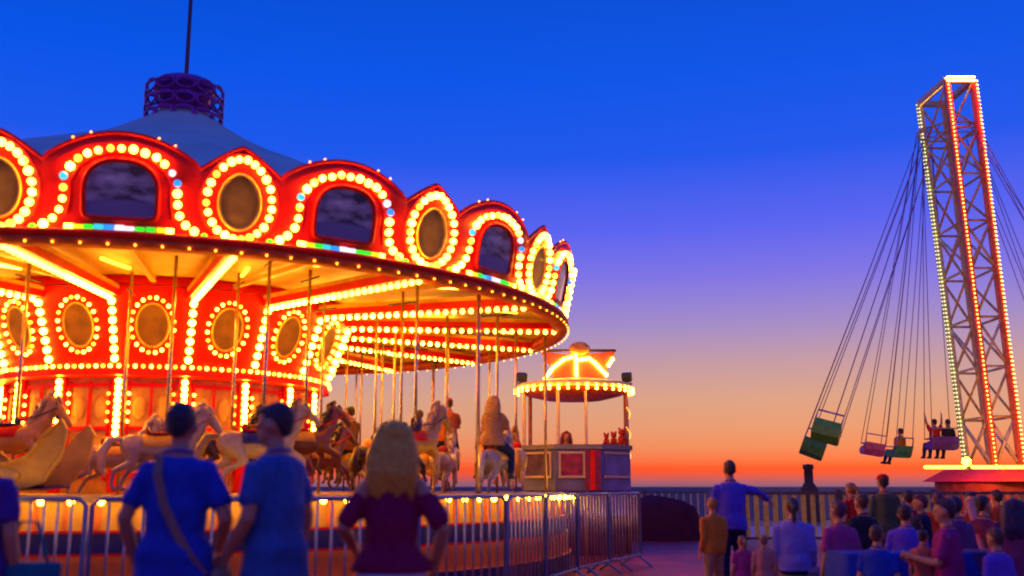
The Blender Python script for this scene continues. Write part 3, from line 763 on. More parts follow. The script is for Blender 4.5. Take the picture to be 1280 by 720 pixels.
crowd('dark-haired woman in loose lavender shirt before the yellow railing', 990, 11.5, -.2, 1.52, seat=True, shirt=LAV, pants=VIOL, hairc=(.03, .015, .03), sleeve=1.6, scale_w=1.15, hair='pony')
crowd('woman in pink top and blue skirt seated right of the lavender shirt', 1047, 10.5, .3, 1.50, seat=True, shirt=PINK, pants=JE, hairc=(.10, .03, .05), sleeve=.7)
crowd('man with red cap and olive collar standing behind the seated group', 1105, 13.0, .0, 1.44, shirt=fab('olive', (.10, .11, .05)), pants=DN, cap=fab('redcap', (.5, .01, .01)), sleeve=1.9)
crowd('person in dark vest left of the red cap man', 1076, 12.2, .4, 1.58, seat=True, shirt=fab('charcoal', (.03, .025, .04)), pants=JE, hairc=(.09, .04, .02), sleeve=.5)
crowd('person in bright violet shirt seated below the red cap', 1130, 10.6, -.5, 1.45, seat=True, shirt=fab('bright_violet', (.14, .07, .55)), pants=JE, hairc=(.06, .02, .02))
crowd('seated person in blue jeans and blue shirt at bottom centre of the crowd', 1093, 9.2, -.6, 1.25, seat=True, shirt=fab('royal_blue', (.022, .055, .42)), pants=JE, hairc=(.10, .04, .03))
crowd('person in navy jacket left of the tower base', 1150, 13.2, 1.3, 1.55, seat=True, shirt=DN, pants=RS, hairc=(.12, .02, .03), sleeve=1.9)
crowd('person in red shirt under the tower base', 1172, 14.0, -.2, 1.60, seat=True, shirt=RS, pants=DN, hairc=(.15, .03, .05))
crowd('person in dusky mauve hooded top under the tower', 1192, 11.2, .3, 1.55, seat=True, shirt=fab('mauve', (.16, .05, .16)), pants=fab('orange_red', (.5, .07, .02)), hairc=(.05, .01, .05), sleeve=1.9)
crowd('person in plum shirt below the tower middle', 1228, 11.8, -1.2, 1.55, seat=True, shirt=fab('plum', (.14, .02, .08)), pants=VIOL, hairc=(.05, .01, .02))
crowd('large person in rose pink at the right edge', 1266, 9.2, -.2, 1.55, seat=True, shirt=fab('rose', (.32, .05, .13)), pants=VIOL, hairc=(.05, .015, .05), sleeve=.8, scale_w=1.25, hair='long', sex='f')
crowd('person in orange-red shirt far behind at the right edge', 1246, 15.5, .2, 1.62, seat=True, shirt=fab('orange_red', (.5, .07, .02)), hairc=(.06, .02, .02))
crowd('person in magenta top turned left at the lower right', 1180, 9.0, 1.1, 1.55, seat=True, shirt=fab('magenta', (.35, .02, .16)), pants=JE, hairc=(.07, .02, .03), sleeve=.7, arms={-1: ((-.23, .08, 1.15), (-.12, .3, 1.2)), 1: ((.23, .1, 1.15), (.12, .32, 1.18))})
crowd('person in dull red jacket facing the camera near the right edge', 1214, 13.6, 2.9, 1.60, seat=True, shirt=RS, pants=DN, hairc=(.04, .015, .02), sleeve=1.9)
crowd('child in violet hoodie at the bottom right corner', 1240, 8.6, .5, 1.25, seat=True, shirt=fab('bright_violet', (.14, .07, .55)), pants=DN, hairc=(.1, .03, .03), sleeve=1.9)
crowd('child in salmon shirt crouched low beside the magenta top', 1150, 9.2, -.8, .92, shirt=fab('salmon', (.55, .12, .08)), pants=DN, hairc=(.05, .02, .02))
crowd('person in dark plum coat behind the violet shirt person', 1136, 14.4, -.4, 1.62, seat=True, shirt=fab('plum', (.14, .02, .08)), pants=DN, hairc=(.03, .01, .02), sleeve=1.9)
crowd('woman with ponytail in red vest right of the pink top', 1064, 14.5, .5, 1.34, shirt=fab('scarlet', (.5, .02, .02)), pants=DN, hairc=(.25, .1, .04), hair='pony', sex='f')
# bench for the seated group
for px, d, wd, lab in ((1047, 10.35, 1.0, 'low tan bench under the woman in pink'), (1122, 10.45, 1.3, 'low tan bench under the violet shirt person'), (1093, 9.0, .9, 'low tan bench at the bottom of the picture')):
    p = gx(px, d); r = empty('bench', (p.x, d, 0), 0, label=lab, cat='bench', group='low benches under the seated people')
    TN = mat('tan_wood', (.26, .19, .10), .6, var=.3, scale=9)
    b = MB()
    for q in (-1, 0, 1): b.box((0, q * .13, .395), (wd, .11, .035))
    b.build('seat', TN, r)
    for s in (-1, 1):
        b = MB(); b.box((s * wd * .4, 0, .19), (.06, .34, .375)); b.build('leg', DARK, r)

for px, d, wd, c_, lab in ((1118, 9.9, 1.15, 'royal_blue', 'low table under a royal blue cloth in the middle of the crowd'), (1205, 10.1, .95, 'dusky_violet', 'low table under a dusky violet cloth below the tower')):
    p = gx(px, d); r = empty('picnic_table', (p.x, d, 0), .05, label=lab, cat='table')
    b = MB(); b.box((0, 0, .66), (wd, .55, .04)); b.build('table_top', TN, r)
    for sx in (-1, 1):
        b = MB(); b.box((sx * wd * .38, 0, .32), (.07, .45, .64)); b.build('leg', TN, r)
    b = MB(); n_ = 40; vs = []; fs = []
    for j, (g_, z_) in enumerate(((.0, .69), (.0, .685), (.012, .62), (.03, .50), (.045, .36))):
        for q in range(n_):
            a_ = 2 * PI * q / n_; ca, sa = math.cos(a_), math.sin(a_); m_ = max(abs(ca) / (wd / 2 + .02), abs(sa) / .295); w_ = 1 + (.03 * math.sin(q * 2.4) if j > 2 else 0)
            vs.append((ca / m_ * w_ + g_ * ca, sa / m_ * w_ + g_ * sa, z_ + (.015 * math.sin(q * 1.3) if j == 4 else 0)))
    for j in range(4):
        for q in range(n_): fs.append((j * n_ + q, j * n_ + (q + 1) % n_, (j + 1) * n_ + (q + 1) % n_, (j + 1) * n_ + q))
    fs.append(tuple(range(n_))); b.add(vs, fs)
    o = b.build('tablecloth', fab(c_, (.03, .05, .40) if c_ == 'royal_blue' else (.12, .04, .16)), None, (p.x, d, 0)); o.rotation_euler = (0, 0, .05)
    tag(o, lab.replace('low table under a', 'wrinkled').replace('wrinkled royal', 'wrinkled royal'), 'tablecloth')
# ------------------------------------------------------------------ front barriers
RAIL = mat('barrier_steel_blue', (.14, .20, .38), .35, metal=.5, var=.2)
BAR = mat('barrier_bar_steel', (.38, .33, .38), .35, metal=.6, var=.2)
poly = [(-60, 9.7), (30, 9.4), (150, 9.0), (300, 9.0), (450, 9.5), (560, 10.5), (640, 11.6), (700, 13.8), (745, 15.6), (800, 17.6)]
PW = [gx(px, d) for px, d in poly]
Ls = [0]
for a, c in zip(PW, PW[1:]): Ls.append(Ls[-1] + (c - a).length)
def onp(s):
    s = max(0, min(Ls[-1], s)); i = min(max(j for j in range(len(Ls)) if Ls[j] <= s), len(Ls) - 2)
    return PW[i].lerp(PW[i + 1], (s - Ls[i]) / (Ls[i + 1] - Ls[i]))
labs = ['left-edge crowd barrier beside the teal bag', 'crowd barrier section left of the strap man', 'crowd barrier section behind the two men in blue', 'crowd barrier section between the teal-blue shirt man and the blonde woman',
        'crowd barrier section right of the blonde woman', 'crowd barrier section in front of the right carousel horses', 'crowd barrier section before the kiosk counter', 'farthest crowd barrier section curving away beside the kiosk', 'last crowd barrier section at the far right end of the curve', 'end crowd barrier section']
nb = 8; LB = Ls[-1] / nb; print('barrier length', LB)
FH = 1.212
def barrier(L):
    r = empty('crowd_barrier')
    fr = MB(); z0 = .16
    fr.tube([(-L / 2 + .03, 0, z0), (-L / 2 + .03, 0, FH - .08), (-L / 2 + .10, 0, FH - .02), (L / 2 - .10, 0, FH - .02), (L / 2 - .03, 0, FH - .08), (L / 2 - .03, 0, z0)], .021, 10)
    fr.tube([(-L / 2 + .03, 0, z0 + .02), (L / 2 - .03, 0, z0 + .02)], .019, 8)
    fr.build('frame', RAIL, r)
    nbar = max(8, round(L / .165))
    for q in range(1, nbar):
        b = MB(); x = -L / 2 + .03 + (L - .06) * q / nbar; b.tube([(x, 0, z0 + .02), (x, 0, FH - .03)], .0125, 8, cap=False); b.build('bar', BAR, r)
    for s in (-1, 1):
        b = MB(); b.tube([(s * (L / 2 - .3), -.26, .02), (s * (L / 2 - .3), -.05, .17), (s * (L / 2 - .3), .05, .17), (s * (L / 2 - .3), .26, .02)], .018, 8); b.build('foot', RAIL, r)
    return r
bp = barrier(LB)
for i in range(nb):
    a, c = onp(i * LB), onp((i + 1) * LB); o = bp if i == 0 else copy_tree(bp)
    o.location = (a + c) / 2; d = c - a; o.rotation_euler = (0, 0, math.atan2(d.y, d.x)); o.scale = (d.length / LB, 1, 1)
    tag(o, labs[i], 'barrier', 'steel crowd barriers round the carousel')

# far pier railing in sections
def railing(x0, x1, y, n, matr, hh, gap, label0, wood, y1=None):
    y1 = y if y1 is None else y1
    a = Vector((x0, y, 0)); c = Vector((x1, y1, 0)); L = (c - a).length / n; ang = math.atan2(c.y - a.y, c.x - a.x)
    r = empty('railing_section')
    b = MB(); b.box((0, 0, hh - .03), (L, .10, .06)); b.build('top_rail', matr[0], r)
    b = MB(); b.box((0, 0, .15), (L, .06, .06)); b.build('bottom_rail', matr[0], r)
    b = MB(); q = -L / 2 + gap / 2
    while q < L / 2: b.box((q, 0, (hh + .12) / 2), (wood, .025, hh - .18)); q += gap
    b.build('picket_panel', matr[1], r)
    b = MB(); b.box((-L / 2, 0, (hh + .05) / 2), (.12, .12, hh + .05)); b.build('post', matr[0], r)
    for i in range(n):
        o = r if i == 0 else copy_tree(r)
        o.location = a.lerp(c, (i + .5) / n); o.rotation_euler = (0, 0, ang)
        tag(o, label0, 'railing', label0)
    return r
railing(-19, 6.6, 35.0, 12, (mat('grey_rail', (.10, .09, .10), .7, var=.3), mat('pale_picket', (.75, .50, .22), .6, var=.2)), 1.13, .24, 'far pier railing of pale thin pickets along the sea edge', .06)
railing(5.2, 16.5, 23.5, 5, (mat('brown_rail', (.14, .09, .06), .7, var=.3), mat('lit_tint_picket', (1.0, .62, .08), .6, var=.25)), 1.18, .22, 'nearer railing of wide pickets tinted as if lit yellow behind the crowd', .11, 24.5)  # warm ride light on these pickets is put into their yellow base colour

# tarp mound in front of the far railing
b = MB(); rg = []; n_ = 72; vs = []; fs = []
for j_, (hh_, wx, wy) in enumerate(((0, 1.42, .86), (.25, 1.36, .80), (.55, 1.30, .74), (.78, 1.22, .68), (.92, 1.0, .5), (1.0, .55, .22), (1.03, .12, .05))):
    for q in range(n_):
        a_ = 2 * PI * q / n_; ca, sa = math.cos(a_), math.sin(a_); e_ = .55
        f_ = 1 + .035 * (1 - hh_) * math.sin(q * 1.9 + math.sin(q)) ; vs.append((abs(ca) ** e_ * (1 if ca > 0 else -1) * wx * f_, abs(sa) ** e_ * (1 if sa > 0 else -1) * wy * f_, hh_ * (1 + .06 * math.sin(ca * 3))))
for j_ in range(6):
    for q in range(n_): fs.append((j_ * n_ + q, j_ * n_ + (q + 1) % n_, (j_ + 1) * n_ + (q + 1) % n_, (j_ + 1) * n_ + q))
fs.append(tuple(6 * n_ + q for q in range(n_))); b.add(vs, fs)
p = gx(806, 26.0); o = b.build('covered_cart', fab('maroon_tarp', (.07, .008, .03), 5), None, (p.x, 26, .0))
tag(o, 'low cart under a dark maroon tarpaulin before the far railing', 'covered cart')
# mooring post seen over the railing
p = gx(1012, 39.6); b = MB(); b.lathe([(.0, 2.15), (.20, 2.12), (.21, 1.98), (.17, 1.95), (.17, 1.45), (.33, 1.2), (.36, 0)], 16)
o = b.build('mooring_post', mat('brown_post', (.12, .06, .03), .7, var=.3), None, (p.x, 39.6, 0)); tag(o, 'short brown post standing above the railing against the sunset', 'post')

# ------------------------------------------------------------------ KIOSK
kd = 21.0; kp = gx(719, kd); kiosk = empty('kiosk', (kp.x, kd, 0), 0, label='small open kiosk with round red canopy edged in bulbs', cat='kiosk')
u = kd / F
def kz(y): return at(719, y, kd).z
def kx(px, y=520): return at(px, y, kd).x - kp.x
ze = kz(488); Rk = 74 * u * .98
b = MB(); b.lathe([(0, ze - .02 - .22), (Rk * .5, ze - .2), (Rk * .82, ze - .11), (Rk * .97, ze - .01)], 32); b.build('canopy_underside', mat('orange_red_board', (.9, .12, .02), .45, var=.3, scale=5), kiosk)
b = MB(); b.lathe([(Rk * .97, ze - .01), (Rk, ze + .02), (Rk, ze + .09), (Rk * .95, ze + .12), (0, ze + .30)], 32)
b.build('canopy', mat('cream_yellow', (.95, .62, .18), .5, var=.2), kiosk)
for k in range(40):
    a = 2 * PI * k / 40
    if math.sin(a) > .45: continue
    for j in range(2):
        b = MB(); b.ell((Rk * 1.01 * math.cos(a), Rk * 1.01 * math.sin(a), ze - .06 + .065 * j), .029, 8, 5); b.build('bulb', BW if (k + j) % 4 else BH, kiosk)
# crest
b = MB()
pts = [(675, 444), (700, 447), (722, 447), (745, 446), (765, 444), (762, 455), (756, 463), (752, 478), (690, 478), (688, 463), (680, 455)]
b.prism([(kx(x, y), kz(y)) for x, y in pts], -Rk * .50 - .03, -Rk * .50 + .03); crest_ = b.build('crest_board', mat('orange_red_board', (.9, .12, .02), .45, var=.3, scale=5), kiosk)
b = MB(); b.ell((kx(722, 440), -Rk * .5, kz(441)), (13 * u, .07, 9 * u), 20, 10); b.build('medallion', mat('medallion_gold', (.7, .33, .03), .4, var=.3), crest_)
b = MB(); b.tube([(kx(675, 444), -Rk * .5, kz(443)), (kx(765, 444), -Rk * .5, kz(443))], .03, 6); b.build('crest_moulding', TRIM, crest_)
tubes = MB()
for seg in ([(680, 477), (690, 464), (703, 454), (716, 450)], [(717, 449), (718, 462), (718, 477)], [(718, 455), (733, 453), (740, 458), (757, 476)], [(757, 461), (764, 450)]):
    pts = [Vector((kx(x, y), -Rk * .5 - .06, kz(y))) for x, y in seg]
    for a, c in zip(pts, pts[1:]):
        nn = max(1, round((c - a).length / .07))
        for q in range(nn): tubes.ell(a.lerp(c, q / nn), .036, 7, 5)
o = tubes.build('crest_bulbs', BH, crest_); o['kind'] = 'stuff'
# posts
for x, m_, r_ in ((655, 'cream', .035), (663, 'dark', .04), (695, 'cream', .035), (728, 'cream', .03), (781, 'dark', .05)):
    b = MB(); xx = kx(x); yy = -math.sqrt(max(.05, (Rk * .88) ** 2 - xx * xx)) * (.95 if m_ == 'cream' else -.5) if x != 781 else -.25
    b.tube([(xx, yy, .0), (xx, yy, ze - .05)], r_, 8, cap=False); b.build('post', mat('cream_post', (.6, .42, .25), .5) if m_ == 'cream' else mat('brown_post2', (.25, .07, .04), .5, var=.2), kiosk)
b = MB()
for q in range(40):
    zz = ze - .1 - q * .04; a = q * .6; b.ell((kx(783) + .045 * math.cos(a), -.25 + .065 * math.sin(a), zz), .011, 6, 4)
o = b.build('pea_light_spiral', BWL, kiosk); o['kind'] = 'stuff'
# counter body (octagon)
zc = kz(558); Rc = 71 * u
KB = mat('kiosk_navy_violet', (.13, .12, .34), .45, var=.3, scale=3)
b = MB(); b.smooth = False; b.lathe([(0, .74), (Rc * .93, .74), (Rc * .93, zc - .1), (Rc, zc - .1), (Rc, 1.22)], 8, PI / 8, PI / 8 + 2 * PI); b.build('counter_wall', KB, kiosk)
b = MB(); b.smooth = False; b.lathe([(Rc, 1.22), (Rc * .9, 1.2), (Rc * .9, 0)], 8, PI / 8, PI / 8 + 2 * PI); b.build('plinth', mat('plinth_maroon', (.09, .01, .04), .6, var=.3), kiosk)
b = MB(); b.smooth = False; b.lathe([(Rc * .6, zc - .05), (Rc * .6, zc), (Rc * 1.04, zc), (Rc * 1.04, zc - .09), (Rc * .6, zc - .09)], 8, PI / 8, PI / 8 + 2 * PI); b.build('counter_top', mat('counter_grey', (.22, .2, .22), .5, var=.2), kiosk)
ap = Rc * math.cos(PI / 8)
CR = mat('cream_frame', (.55, .38, .26), .5)
def facet(k, fn):
    T = Matrix.Rotation(PI / 4 * k, 4, 'Z'); fn(T)
def frame_(k, x0, x1, z0, z1, m1, m2):
    b = MB(); b.T = Matrix.Rotation(PI / 4 * k, 4, 'Z')
    b.box(((x0 + x1) / 2, -ap - .006, (z0 + z1) / 2), (x1 - x0, .02, z1 - z0)); o = b.build('display_panel', m1, kiosk)
    b = MB(); b.T = Matrix.Rotation(PI / 4 * k, 4, 'Z')
    for z in (z0, z1): b.box(((x0 + x1) / 2, -ap - .03, z), (x1 - x0 + .05, .03, .045))
    if m2:
        for x in (x0, x1): b.box((x, -ap - .027, (z0 + z1) / 2), (.04, .03, z1 - z0))
    b.build('panel_frame', CR, o)
hwF = Rc * math.sin(PI / 8)
MG = mat('magenta_print', (.28, .01, .07), .45, var=.5, scale=6); VB = mat('violet_print', (.10, .04, .10), .45, var=.6, scale=5)
frame_(-1, -hwF * .8, hwF * .8, zc - .62, zc - .16, VB, True)
frame_(0, -hwF * .8, hwF * .25, zc - .62, zc - .16, MG, True)
frame_(1, -hwF * .8, hwF * .8, zc - .62, zc - .16, KB, False)
b = MB(); b.box((hwF * .62, -ap - .02, (zc + 1.12) / 2), (.30, .05, zc - 1.34)); b.mi = 1; b.box((hwF * .62, -ap - .05, (zc + 1.12) / 2), (.09, .02, zc - 1.34)); b.build('stripe_pilaster', [MG, RED], kiosk)
for px in (652, 782):
    xx = kx(px, 466); r = empty('floodlight', (kp.x + xx, kd - .2, ze + .12), .3 if px < 700 else -.3, label='black floodlight on the %s end of the kiosk canopy' % ('left' if px < 700 else 'right'), cat='floodlight', group='floodlights on the kiosk canopy')
    b = MB(); b.box((0, 0, .13), (.19, .15, .17), Matrix.Rotation(.35, 3, 'X')); b.build('housing', DARK, r)
    b = MB(); b.box((0, 0, .03), (.05, .05, .1)); b.box((0, 0, .0), (.2, .12, .02)); b.build('bracket', DARK, r)
crowdk = person('attendant in red top inside the kiosk', (kx(708) + kp.x, kd + .1, .75), PI, 1.66, shirt=fab('scarlet', (.5, .02, .02)), hairc=(.30, .03, .02), vox=.016, sleeve=1.8, hair='long')
for i, px in enumerate((754, 763, 773)):
    r = empty('plush_toy', (kp.x + kx(px), kd - .62, zc), 0, label=['leftmost', 'middle', 'rightmost and tallest'][i] + ' of three red plush toys on the kiosk counter', cat='plush toy', group='red plush toys on the kiosk counter')
    RP = fab('plush_red', (.5, .03, .02)); s = (.8, .9, 1.15)[i]
    b = MB(); b.ell((0, 0, .09 * s), (.075 * s, .06 * s, .09 * s)); b.ell((-.06 * s, -.03, .03), (.03, .05, .03)); b.ell((.06 * s, -.03, .03), (.03, .05, .03)); b.build('torso', RP, r)
    b = MB(); b.ell((0, 0, .22 * s), (.065 * s, .06 * s, .06 * s)); b.ell((-.045 * s, 0, .28 * s), .024); b.ell((.045 * s, 0, .28 * s), .024); b.ell((0, -.055 * s, .21 * s), (.025, .02, .02)); b.build('head', RP, r)

# ------------------------------------------------------------------ SWING TOWER
tower = empty('swing_tower', (0, 0, 0), 0, label='tall slim truss tower of the swing ride with bulb-lined legs', cat='tower')
td = 26.0
tops = {'A': at(1149, 129, td + 1.75), 'B': at(1183, 101, td), 'C': at(1216, 100, td)}
zt = (tops['A'].z + tops['B'].z + tops['C'].z) / 3
for k in tops: tops[k].z = zt
bots = {'A': at(1210, 592, td + 1.75), 'B': at(1245, 592, td), 'C': at(1278, 592, td)}
for k in bots: bots[k].z = 1.55
tops['D'] = tops['A'] + tops['C'] - tops['B']; bots['D'] = bots['A'] + bots['C'] - bots['B']
cen = (bots['A'] + bots['C']) / 2; tower.location = (cen.x, cen.y, 0); OFF = Vector((cen.x, cen.y, 0))
for d in (tops, bots):
    for k in d: d[k] = d[k] - OFF
TRED = mat('tower_red', (.80, .14, .03), .4, var=.2); TC = mat('tower_cream', (.90, .66, .32), .45, var=.2); TO = mat('tower_gold', (.95, .55, .16), .45, var=.25)
legb = MB()
for k, m_ in (('A', TC), ('B', TRED), ('C', TRED), ('D', TO)):
    b = MB(); b.beam(bots[k], tops[k], .15, .15, up=(0, 1, 0)); b.build('leg', m_, tower)
    if k == 'D': continue
    n_ = 96
    for q in range(n_):
        pnt = bots[k].lerp(tops[k], (q + .5) / n_)
        legb.mi = 0 if k == 'A' else 2
        off = {'A': (-.05, -.09, 0), 'B': (-.0, -.09, 0), 'C': (.05, -.09, 0)}[k]
        legb.ell(pnt + Vector(off), .020, 6, 4)
        if k != 'B':
            legb.mi = 0; legb.ell(pnt + Vector(off) + Vector((-.055 if k == 'A' else .055, .04, 0)), .017, 6, 4)
for a, c in (('A', 'B'), ('B', 'C'), ('C', 'D'), ('D', 'A')):
    b = MB(); b.beam(tops[a], tops[c], .15, .15); b.build('top_beam', TC, tower)
    if 'D' in (a, c): continue
    n_ = 18
    for q in range(n_ + 1):
        pnt = tops[a].lerp(tops[c], q / n_)
        legb.mi = 1; legb.ell(pnt + Vector((0, -.09, .05)), .03, 6, 4); legb.ell(pnt + Vector((0, -.09, -.05)), .03, 6, 4)
for i in range(8):   # lattice
    f0, f1 = .02 + i * .122, .02 + (i + 1) * .122
    for a, c in (('A', 'B'), ('B', 'C'), ('C', 'D'), ('D', 'A')):
        b = MB(); p0 = bots[a].lerp(tops[a], f0); p1 = bots[c].lerp(tops[c], f1); p2 = bots[c].lerp(tops[c], f0); p3 = bots[a].lerp(tops[a], f1)
        b.tube([p0, p1], .034, 6, cap=False)
        if i % 2 == 0: b.tube([p2, p3], .034, 6, cap=False)
        b.tube([p0, p2], .034, 6, cap=False); b.build('brace', TO if i % 2 else TC, tower)
# red marker lights at the upper corners
for q in range(14):
    for k in ('B', 'C'):
        legb.mi = 3; legb.ell(tops[k].lerp(bots[k], .02 + q * .012) + Vector((.03, -.10, 0)), .03, 6, 4)
o = legb.build('light_bulbs', [bulbm('tower_bulb_pale', (.85, .95, .42), 2.2), bulbm('tower_bulb_amber', (1, .5, .10), 14), bulbm('tower_bulb_orange', (1, .30, .04), 16), bulbm('tower_bulb_red', (1, .02, .02), 10)], tower); o['kind'] = 'stuff'
# crown ring and slewing head
zr = zt - 1.15; hub = Vector((tops['A'] + tops['C']) / 2); hub.z = zr
b = MB(); ringp = [hub + Vector((.80 * math.cos(2 * PI * q / 36), .80 * math.sin(2 * PI * q / 36), 0)) for q in range(36)]
b.tube(ringp, .03, 6, closed=True)
for q in range(6): b.tube([hub, ringp[q * 6]], .02, 6)
b.build('crown_ring', TO, tower)
# base
b = MB(); b.smooth = False
x0 = at(1157, 600, td).x - OFF.x
bz0, bz1 = 1.42, 1.72
b.loft([(x0 * 0 + 1.0, 0, bz0, 2.9, 2.9), (1.0, 0, bz1, 2.3, 2.3)], 6); b.build('base_deck', mat('base_red', (.85, .03, .005), .4, var=.2), tower)
b = MB(); b.lathe([(2.4, 0), (2.4, bz0 + .01)], 24)
for i_, v in enumerate(b.v): b.v[i_] = (v[0] + 1.0, v[1], v[2])
b.build('base_skirt', mat('base_skirt_red', (.35, .03, .02), .6, var=.4, scale=3), tower)
TUB = bulbm('tube_yellow', (1, .55, .02), 16)
for xa, xb in ((1157, 1206), (1216, 1340)):
    a = at(xa, 588, td - 1.50) - OFF; c = at(xb, 587, td - 1.50) - OFF; a.z = c.z = bz1 + .03
    b = MB(); b.tube([a, c], .035, 8); b.build('tube_light', TUB, tower)
fl = at(1209, 588, td - 1.5) - OFF; fl.z = bz1 + .16
b = MB(); b.ell(fl, .10, 12, 8); b.build('foot_lamp', bulbm('lamp_hot_orange', (1, .30, .002), 260), tower)
# swing chairs
SG = mat('chair_green', (.10, .34, .03), .5, var=.3); SDG = mat('chair_dark_green', (.07, .26, .03), .5, var=.3); SPU = mat('chair_purple', (.36, .05, .22), .5, var=.3); STL = mat('chair_teal', (.07, .36, .14), .5, var=.3); SNV = mat('chair_violet', (.16, .05, .32), .5, var=.3)
CH = mat('chain_steel', (.30, .12, .26), .5, metal=.5)
hubw = hub + OFF
def chair(px, py, d, m_, wdt, label, yaw, roll):
    c = at(px, py, d); r = empty('swing_chair', c, 0, label=label, cat='swing chair', group='chairs hanging from the swing tower')
    out_ = Vector((c.x - hubw.x, c.y - hubw.y, 0)).normalized(); att = hubw + out_ * .8
    up = (att - c).normalized()
    fwd = Vector((math.cos(yaw), math.sin(yaw), 0)); fwd = (fwd - up * fwd.dot(up)).normalized(); side = fwd.cross(up)
    Rm = Matrix((side, fwd, up)).transposed().to_4x4()
    h = .46; w2 = wdt / 2
    b = MB(); b.T = Rm; b.smooth = False
    prof = [(-.22, .16), (-.21, -.02), (-.16, -.14), (.06, -.17), (.17, -.12), (.19, -.10), (.17, -.16), (.06, -.21), (-.18, -.18), (-.25, -.02), (-.26, .16)]
    yz(b, prof, -w2, w2)
    for s in (-1, 1): yz(b, [(-.24, .08), (-.21, -.14), (.08, -.19), (.17, -.13), (.12, -.03)], s * w2 - .015, s * w2 + .015)
    b.build('seat', m_, r)
    b = MB(); b.T = Rm
    b.tube([(-w2, -.24, .1), (-w2, -.24, .38), (w2, -.24, .38), (w2, -.24, .1)], .022, 6); b.tube([(-w2, .14, .08), (w2, .14, .08)], .018, 6); b.tube([(-w2, -.23, .12), (-w2, .14, .08)], .016, 6); b.tube([(w2, -.23, .12), (w2, .14, .08)], .016, 6)
    b.build('safety_bar', STEEL, r)
    tang = Vector((-out_.y, out_.x, 0))
    for sx in (-1, 1):
        for sy, dy in ((-1, -.22), (1, .14)):
            p0 = Rm @ Vector((sx * w2, dy, .34 if sy < 0 else .08)); p1 = att - c + tang * sx * .16 * (1 if side.dot(tang) > 0 else -1)
            b = MB(); knot = p0.lerp(p1, .34) ; q_ = (p0 + p1) / 2
            b.tube([p0, p0.lerp(p1, .5) + Vector((0, 0, -.05)), p1], .0105, 5, cap=False); b.build('chain', CH, r)
    return r, Rm
chair(1033, 541, 22.4, SG, .56, 'large green swing chair farthest forward on the left', 1.15, 0)
chair(1016, 561, 24.8, SDG, .52, 'dark green swing chair lowest at the far left', 1.3, 0)
chair(1090, 560, 28.3, SPU, .54, 'plum purple swing chair third from the left', 1.55, 0)
_, R3 = chair(1122, 563, 28.8, STL, .60, 'teal green swing chair carrying one rider', 2.0, 0)
_, R4 = chair(1176, 553, 27.9, SNV, .78, 'violet double swing chair next to the tower with riders waving', 1.75, 0)
chair(1440, 555, 22.6, SG, .6, 'swing chair hung beyond the right edge, nearest', 3.0, 0)
chair(1360, 560, 28.5, STL, .6, 'swing chair hung beyond the right edge, farthest', 3.0, 0)
def swinger(px, py, d, Rm, dx, label, arms=None, **k):
    c = at(px, py, d); r = person(label, (0, 0, 0), 0, 1.45, pelvis=(0, 0, 0), legs={s: ((s * .1, .42, .0), (s * .11, .50, -.38)) for s in (-1, 1)}, arms=arms, vox=.02, **k)
    M = Matrix.Translation(c) @ Rm; M = M @ Matrix.Translation((dx, -.05, -.06)); r.location = M.translation; r.rotation_euler = M.to_euler(); return r
UPA = {s: ((s * .27, .02, 1.62), (s * .30, .05, 1.88)) for s in (-1, 1)}
swinger(1122, 563, 28.8, R3, 0, 'rider in orange top in the teal swing chair', shirt=fab('orange', (.65, .22, .02)), hairc=(.05, .02, .02))
swinger(1176, 553, 27.9, R4, -.2, 'left of two riders in the violet swing chair, arms raised', arms=UPA, shirt=fab('scarlet', (.5, .02, .02)), hairc=(.04, .02, .03))
swinger(1176, 553, 27.9, R4, .2, 'right of two riders in the violet swing chair, in grey top', shirt=fab('charcoal', (.03, .025, .04)), hairc=(.03, .02, .03))
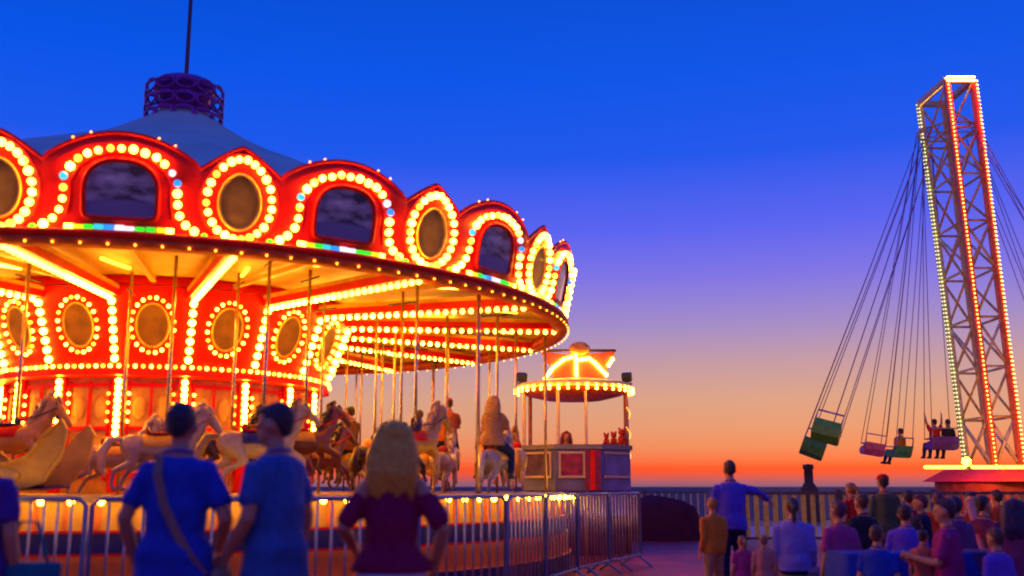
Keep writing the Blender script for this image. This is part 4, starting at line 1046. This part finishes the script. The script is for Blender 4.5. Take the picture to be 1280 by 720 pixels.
# sloping red handrail among the crowd
a = at(1212, 628, 12.8); c = at(1243, 740, 10.5)
r = empty('ramp_handrail', (c.x, c.y, 0), 0, label='sloping orange-red handrail running down through the right crowd', cat='handrail')
b = MB(); b.tube([a - Vector((c.x, c.y, 0)), c - Vector((c.x, c.y, 0))], .045, 8); b.build('rail', mat('rail_orange', (.6, .09, .03), .45), r)
for q in (0, 1):
    pp = (a.lerp(c, .12 if q == 0 else .95)) - Vector((c.x, c.y, 0)); b = MB(); b.tube([(pp.x, pp.y, 0), pp], .03, 8); b.build('post', mat('rail_orange', (.6, .09, .03)), r)

# ------------------------------------------------------------------ things behind the carousel
bd = 30; p = gx(-60, bd); bl = empty('shop_building', (p.x - 1.5, bd, 0), 0, label='dark blue-grey clapboard building behind the left of the carousel', cat='building')
b = MB(); b.box((0, 1.5, 2.0), (8, 3, 4.0)); b.build('wall', mat('blue_grey_boards', (.06, .07, .14), .7, var=.3), bl)
b = MB()
for q in range(24): b.box((0, -.02, .1 + q * .16), (8.02, .05, .018))
for q in range(24): b.box((4.02, 1.5, .1 + q * .16), (.05, 3.0, .018))
b.build('clapboards', mat('dark_board', (.03, .035, .08), .7), bl)
b = MB(); b.prism([(-4.4, 4.0), (4.4, 4.0), (3.6, 4.9), (-3.6, 4.9)], -.4, 3.4); b.build('roof', mat('slate', (.05, .05, .08), .8, var=.3), bl)
bpy.data.scenes.remove(TMP)
# ------------------------------------------------------------------ render settings
sc.view_settings.view_transform = 'Standard'; sc.view_settings.look = 'None'; sc.view_settings.exposure = 0; sc.view_settings.gamma = 1
sc.render.engine = 'CYCLES'; cy_ = sc.cycles; cy_.use_denoising = True; cy_.denoiser = 'OPENIMAGEDENOISE'
cy_.max_bounces = 5; cy_.diffuse_bounces = 3; cy_.glossy_bounces = 3; cy_.sample_clamp_indirect = 4; cy_.sample_clamp_direct = 0
cy_.use_light_tree = True; cy_.pixel_filter_type = 'BLACKMAN_HARRIS'; cy_.filter_width = 2.0; cy_.caustics_reflective = False; cy_.caustics_refractive = False
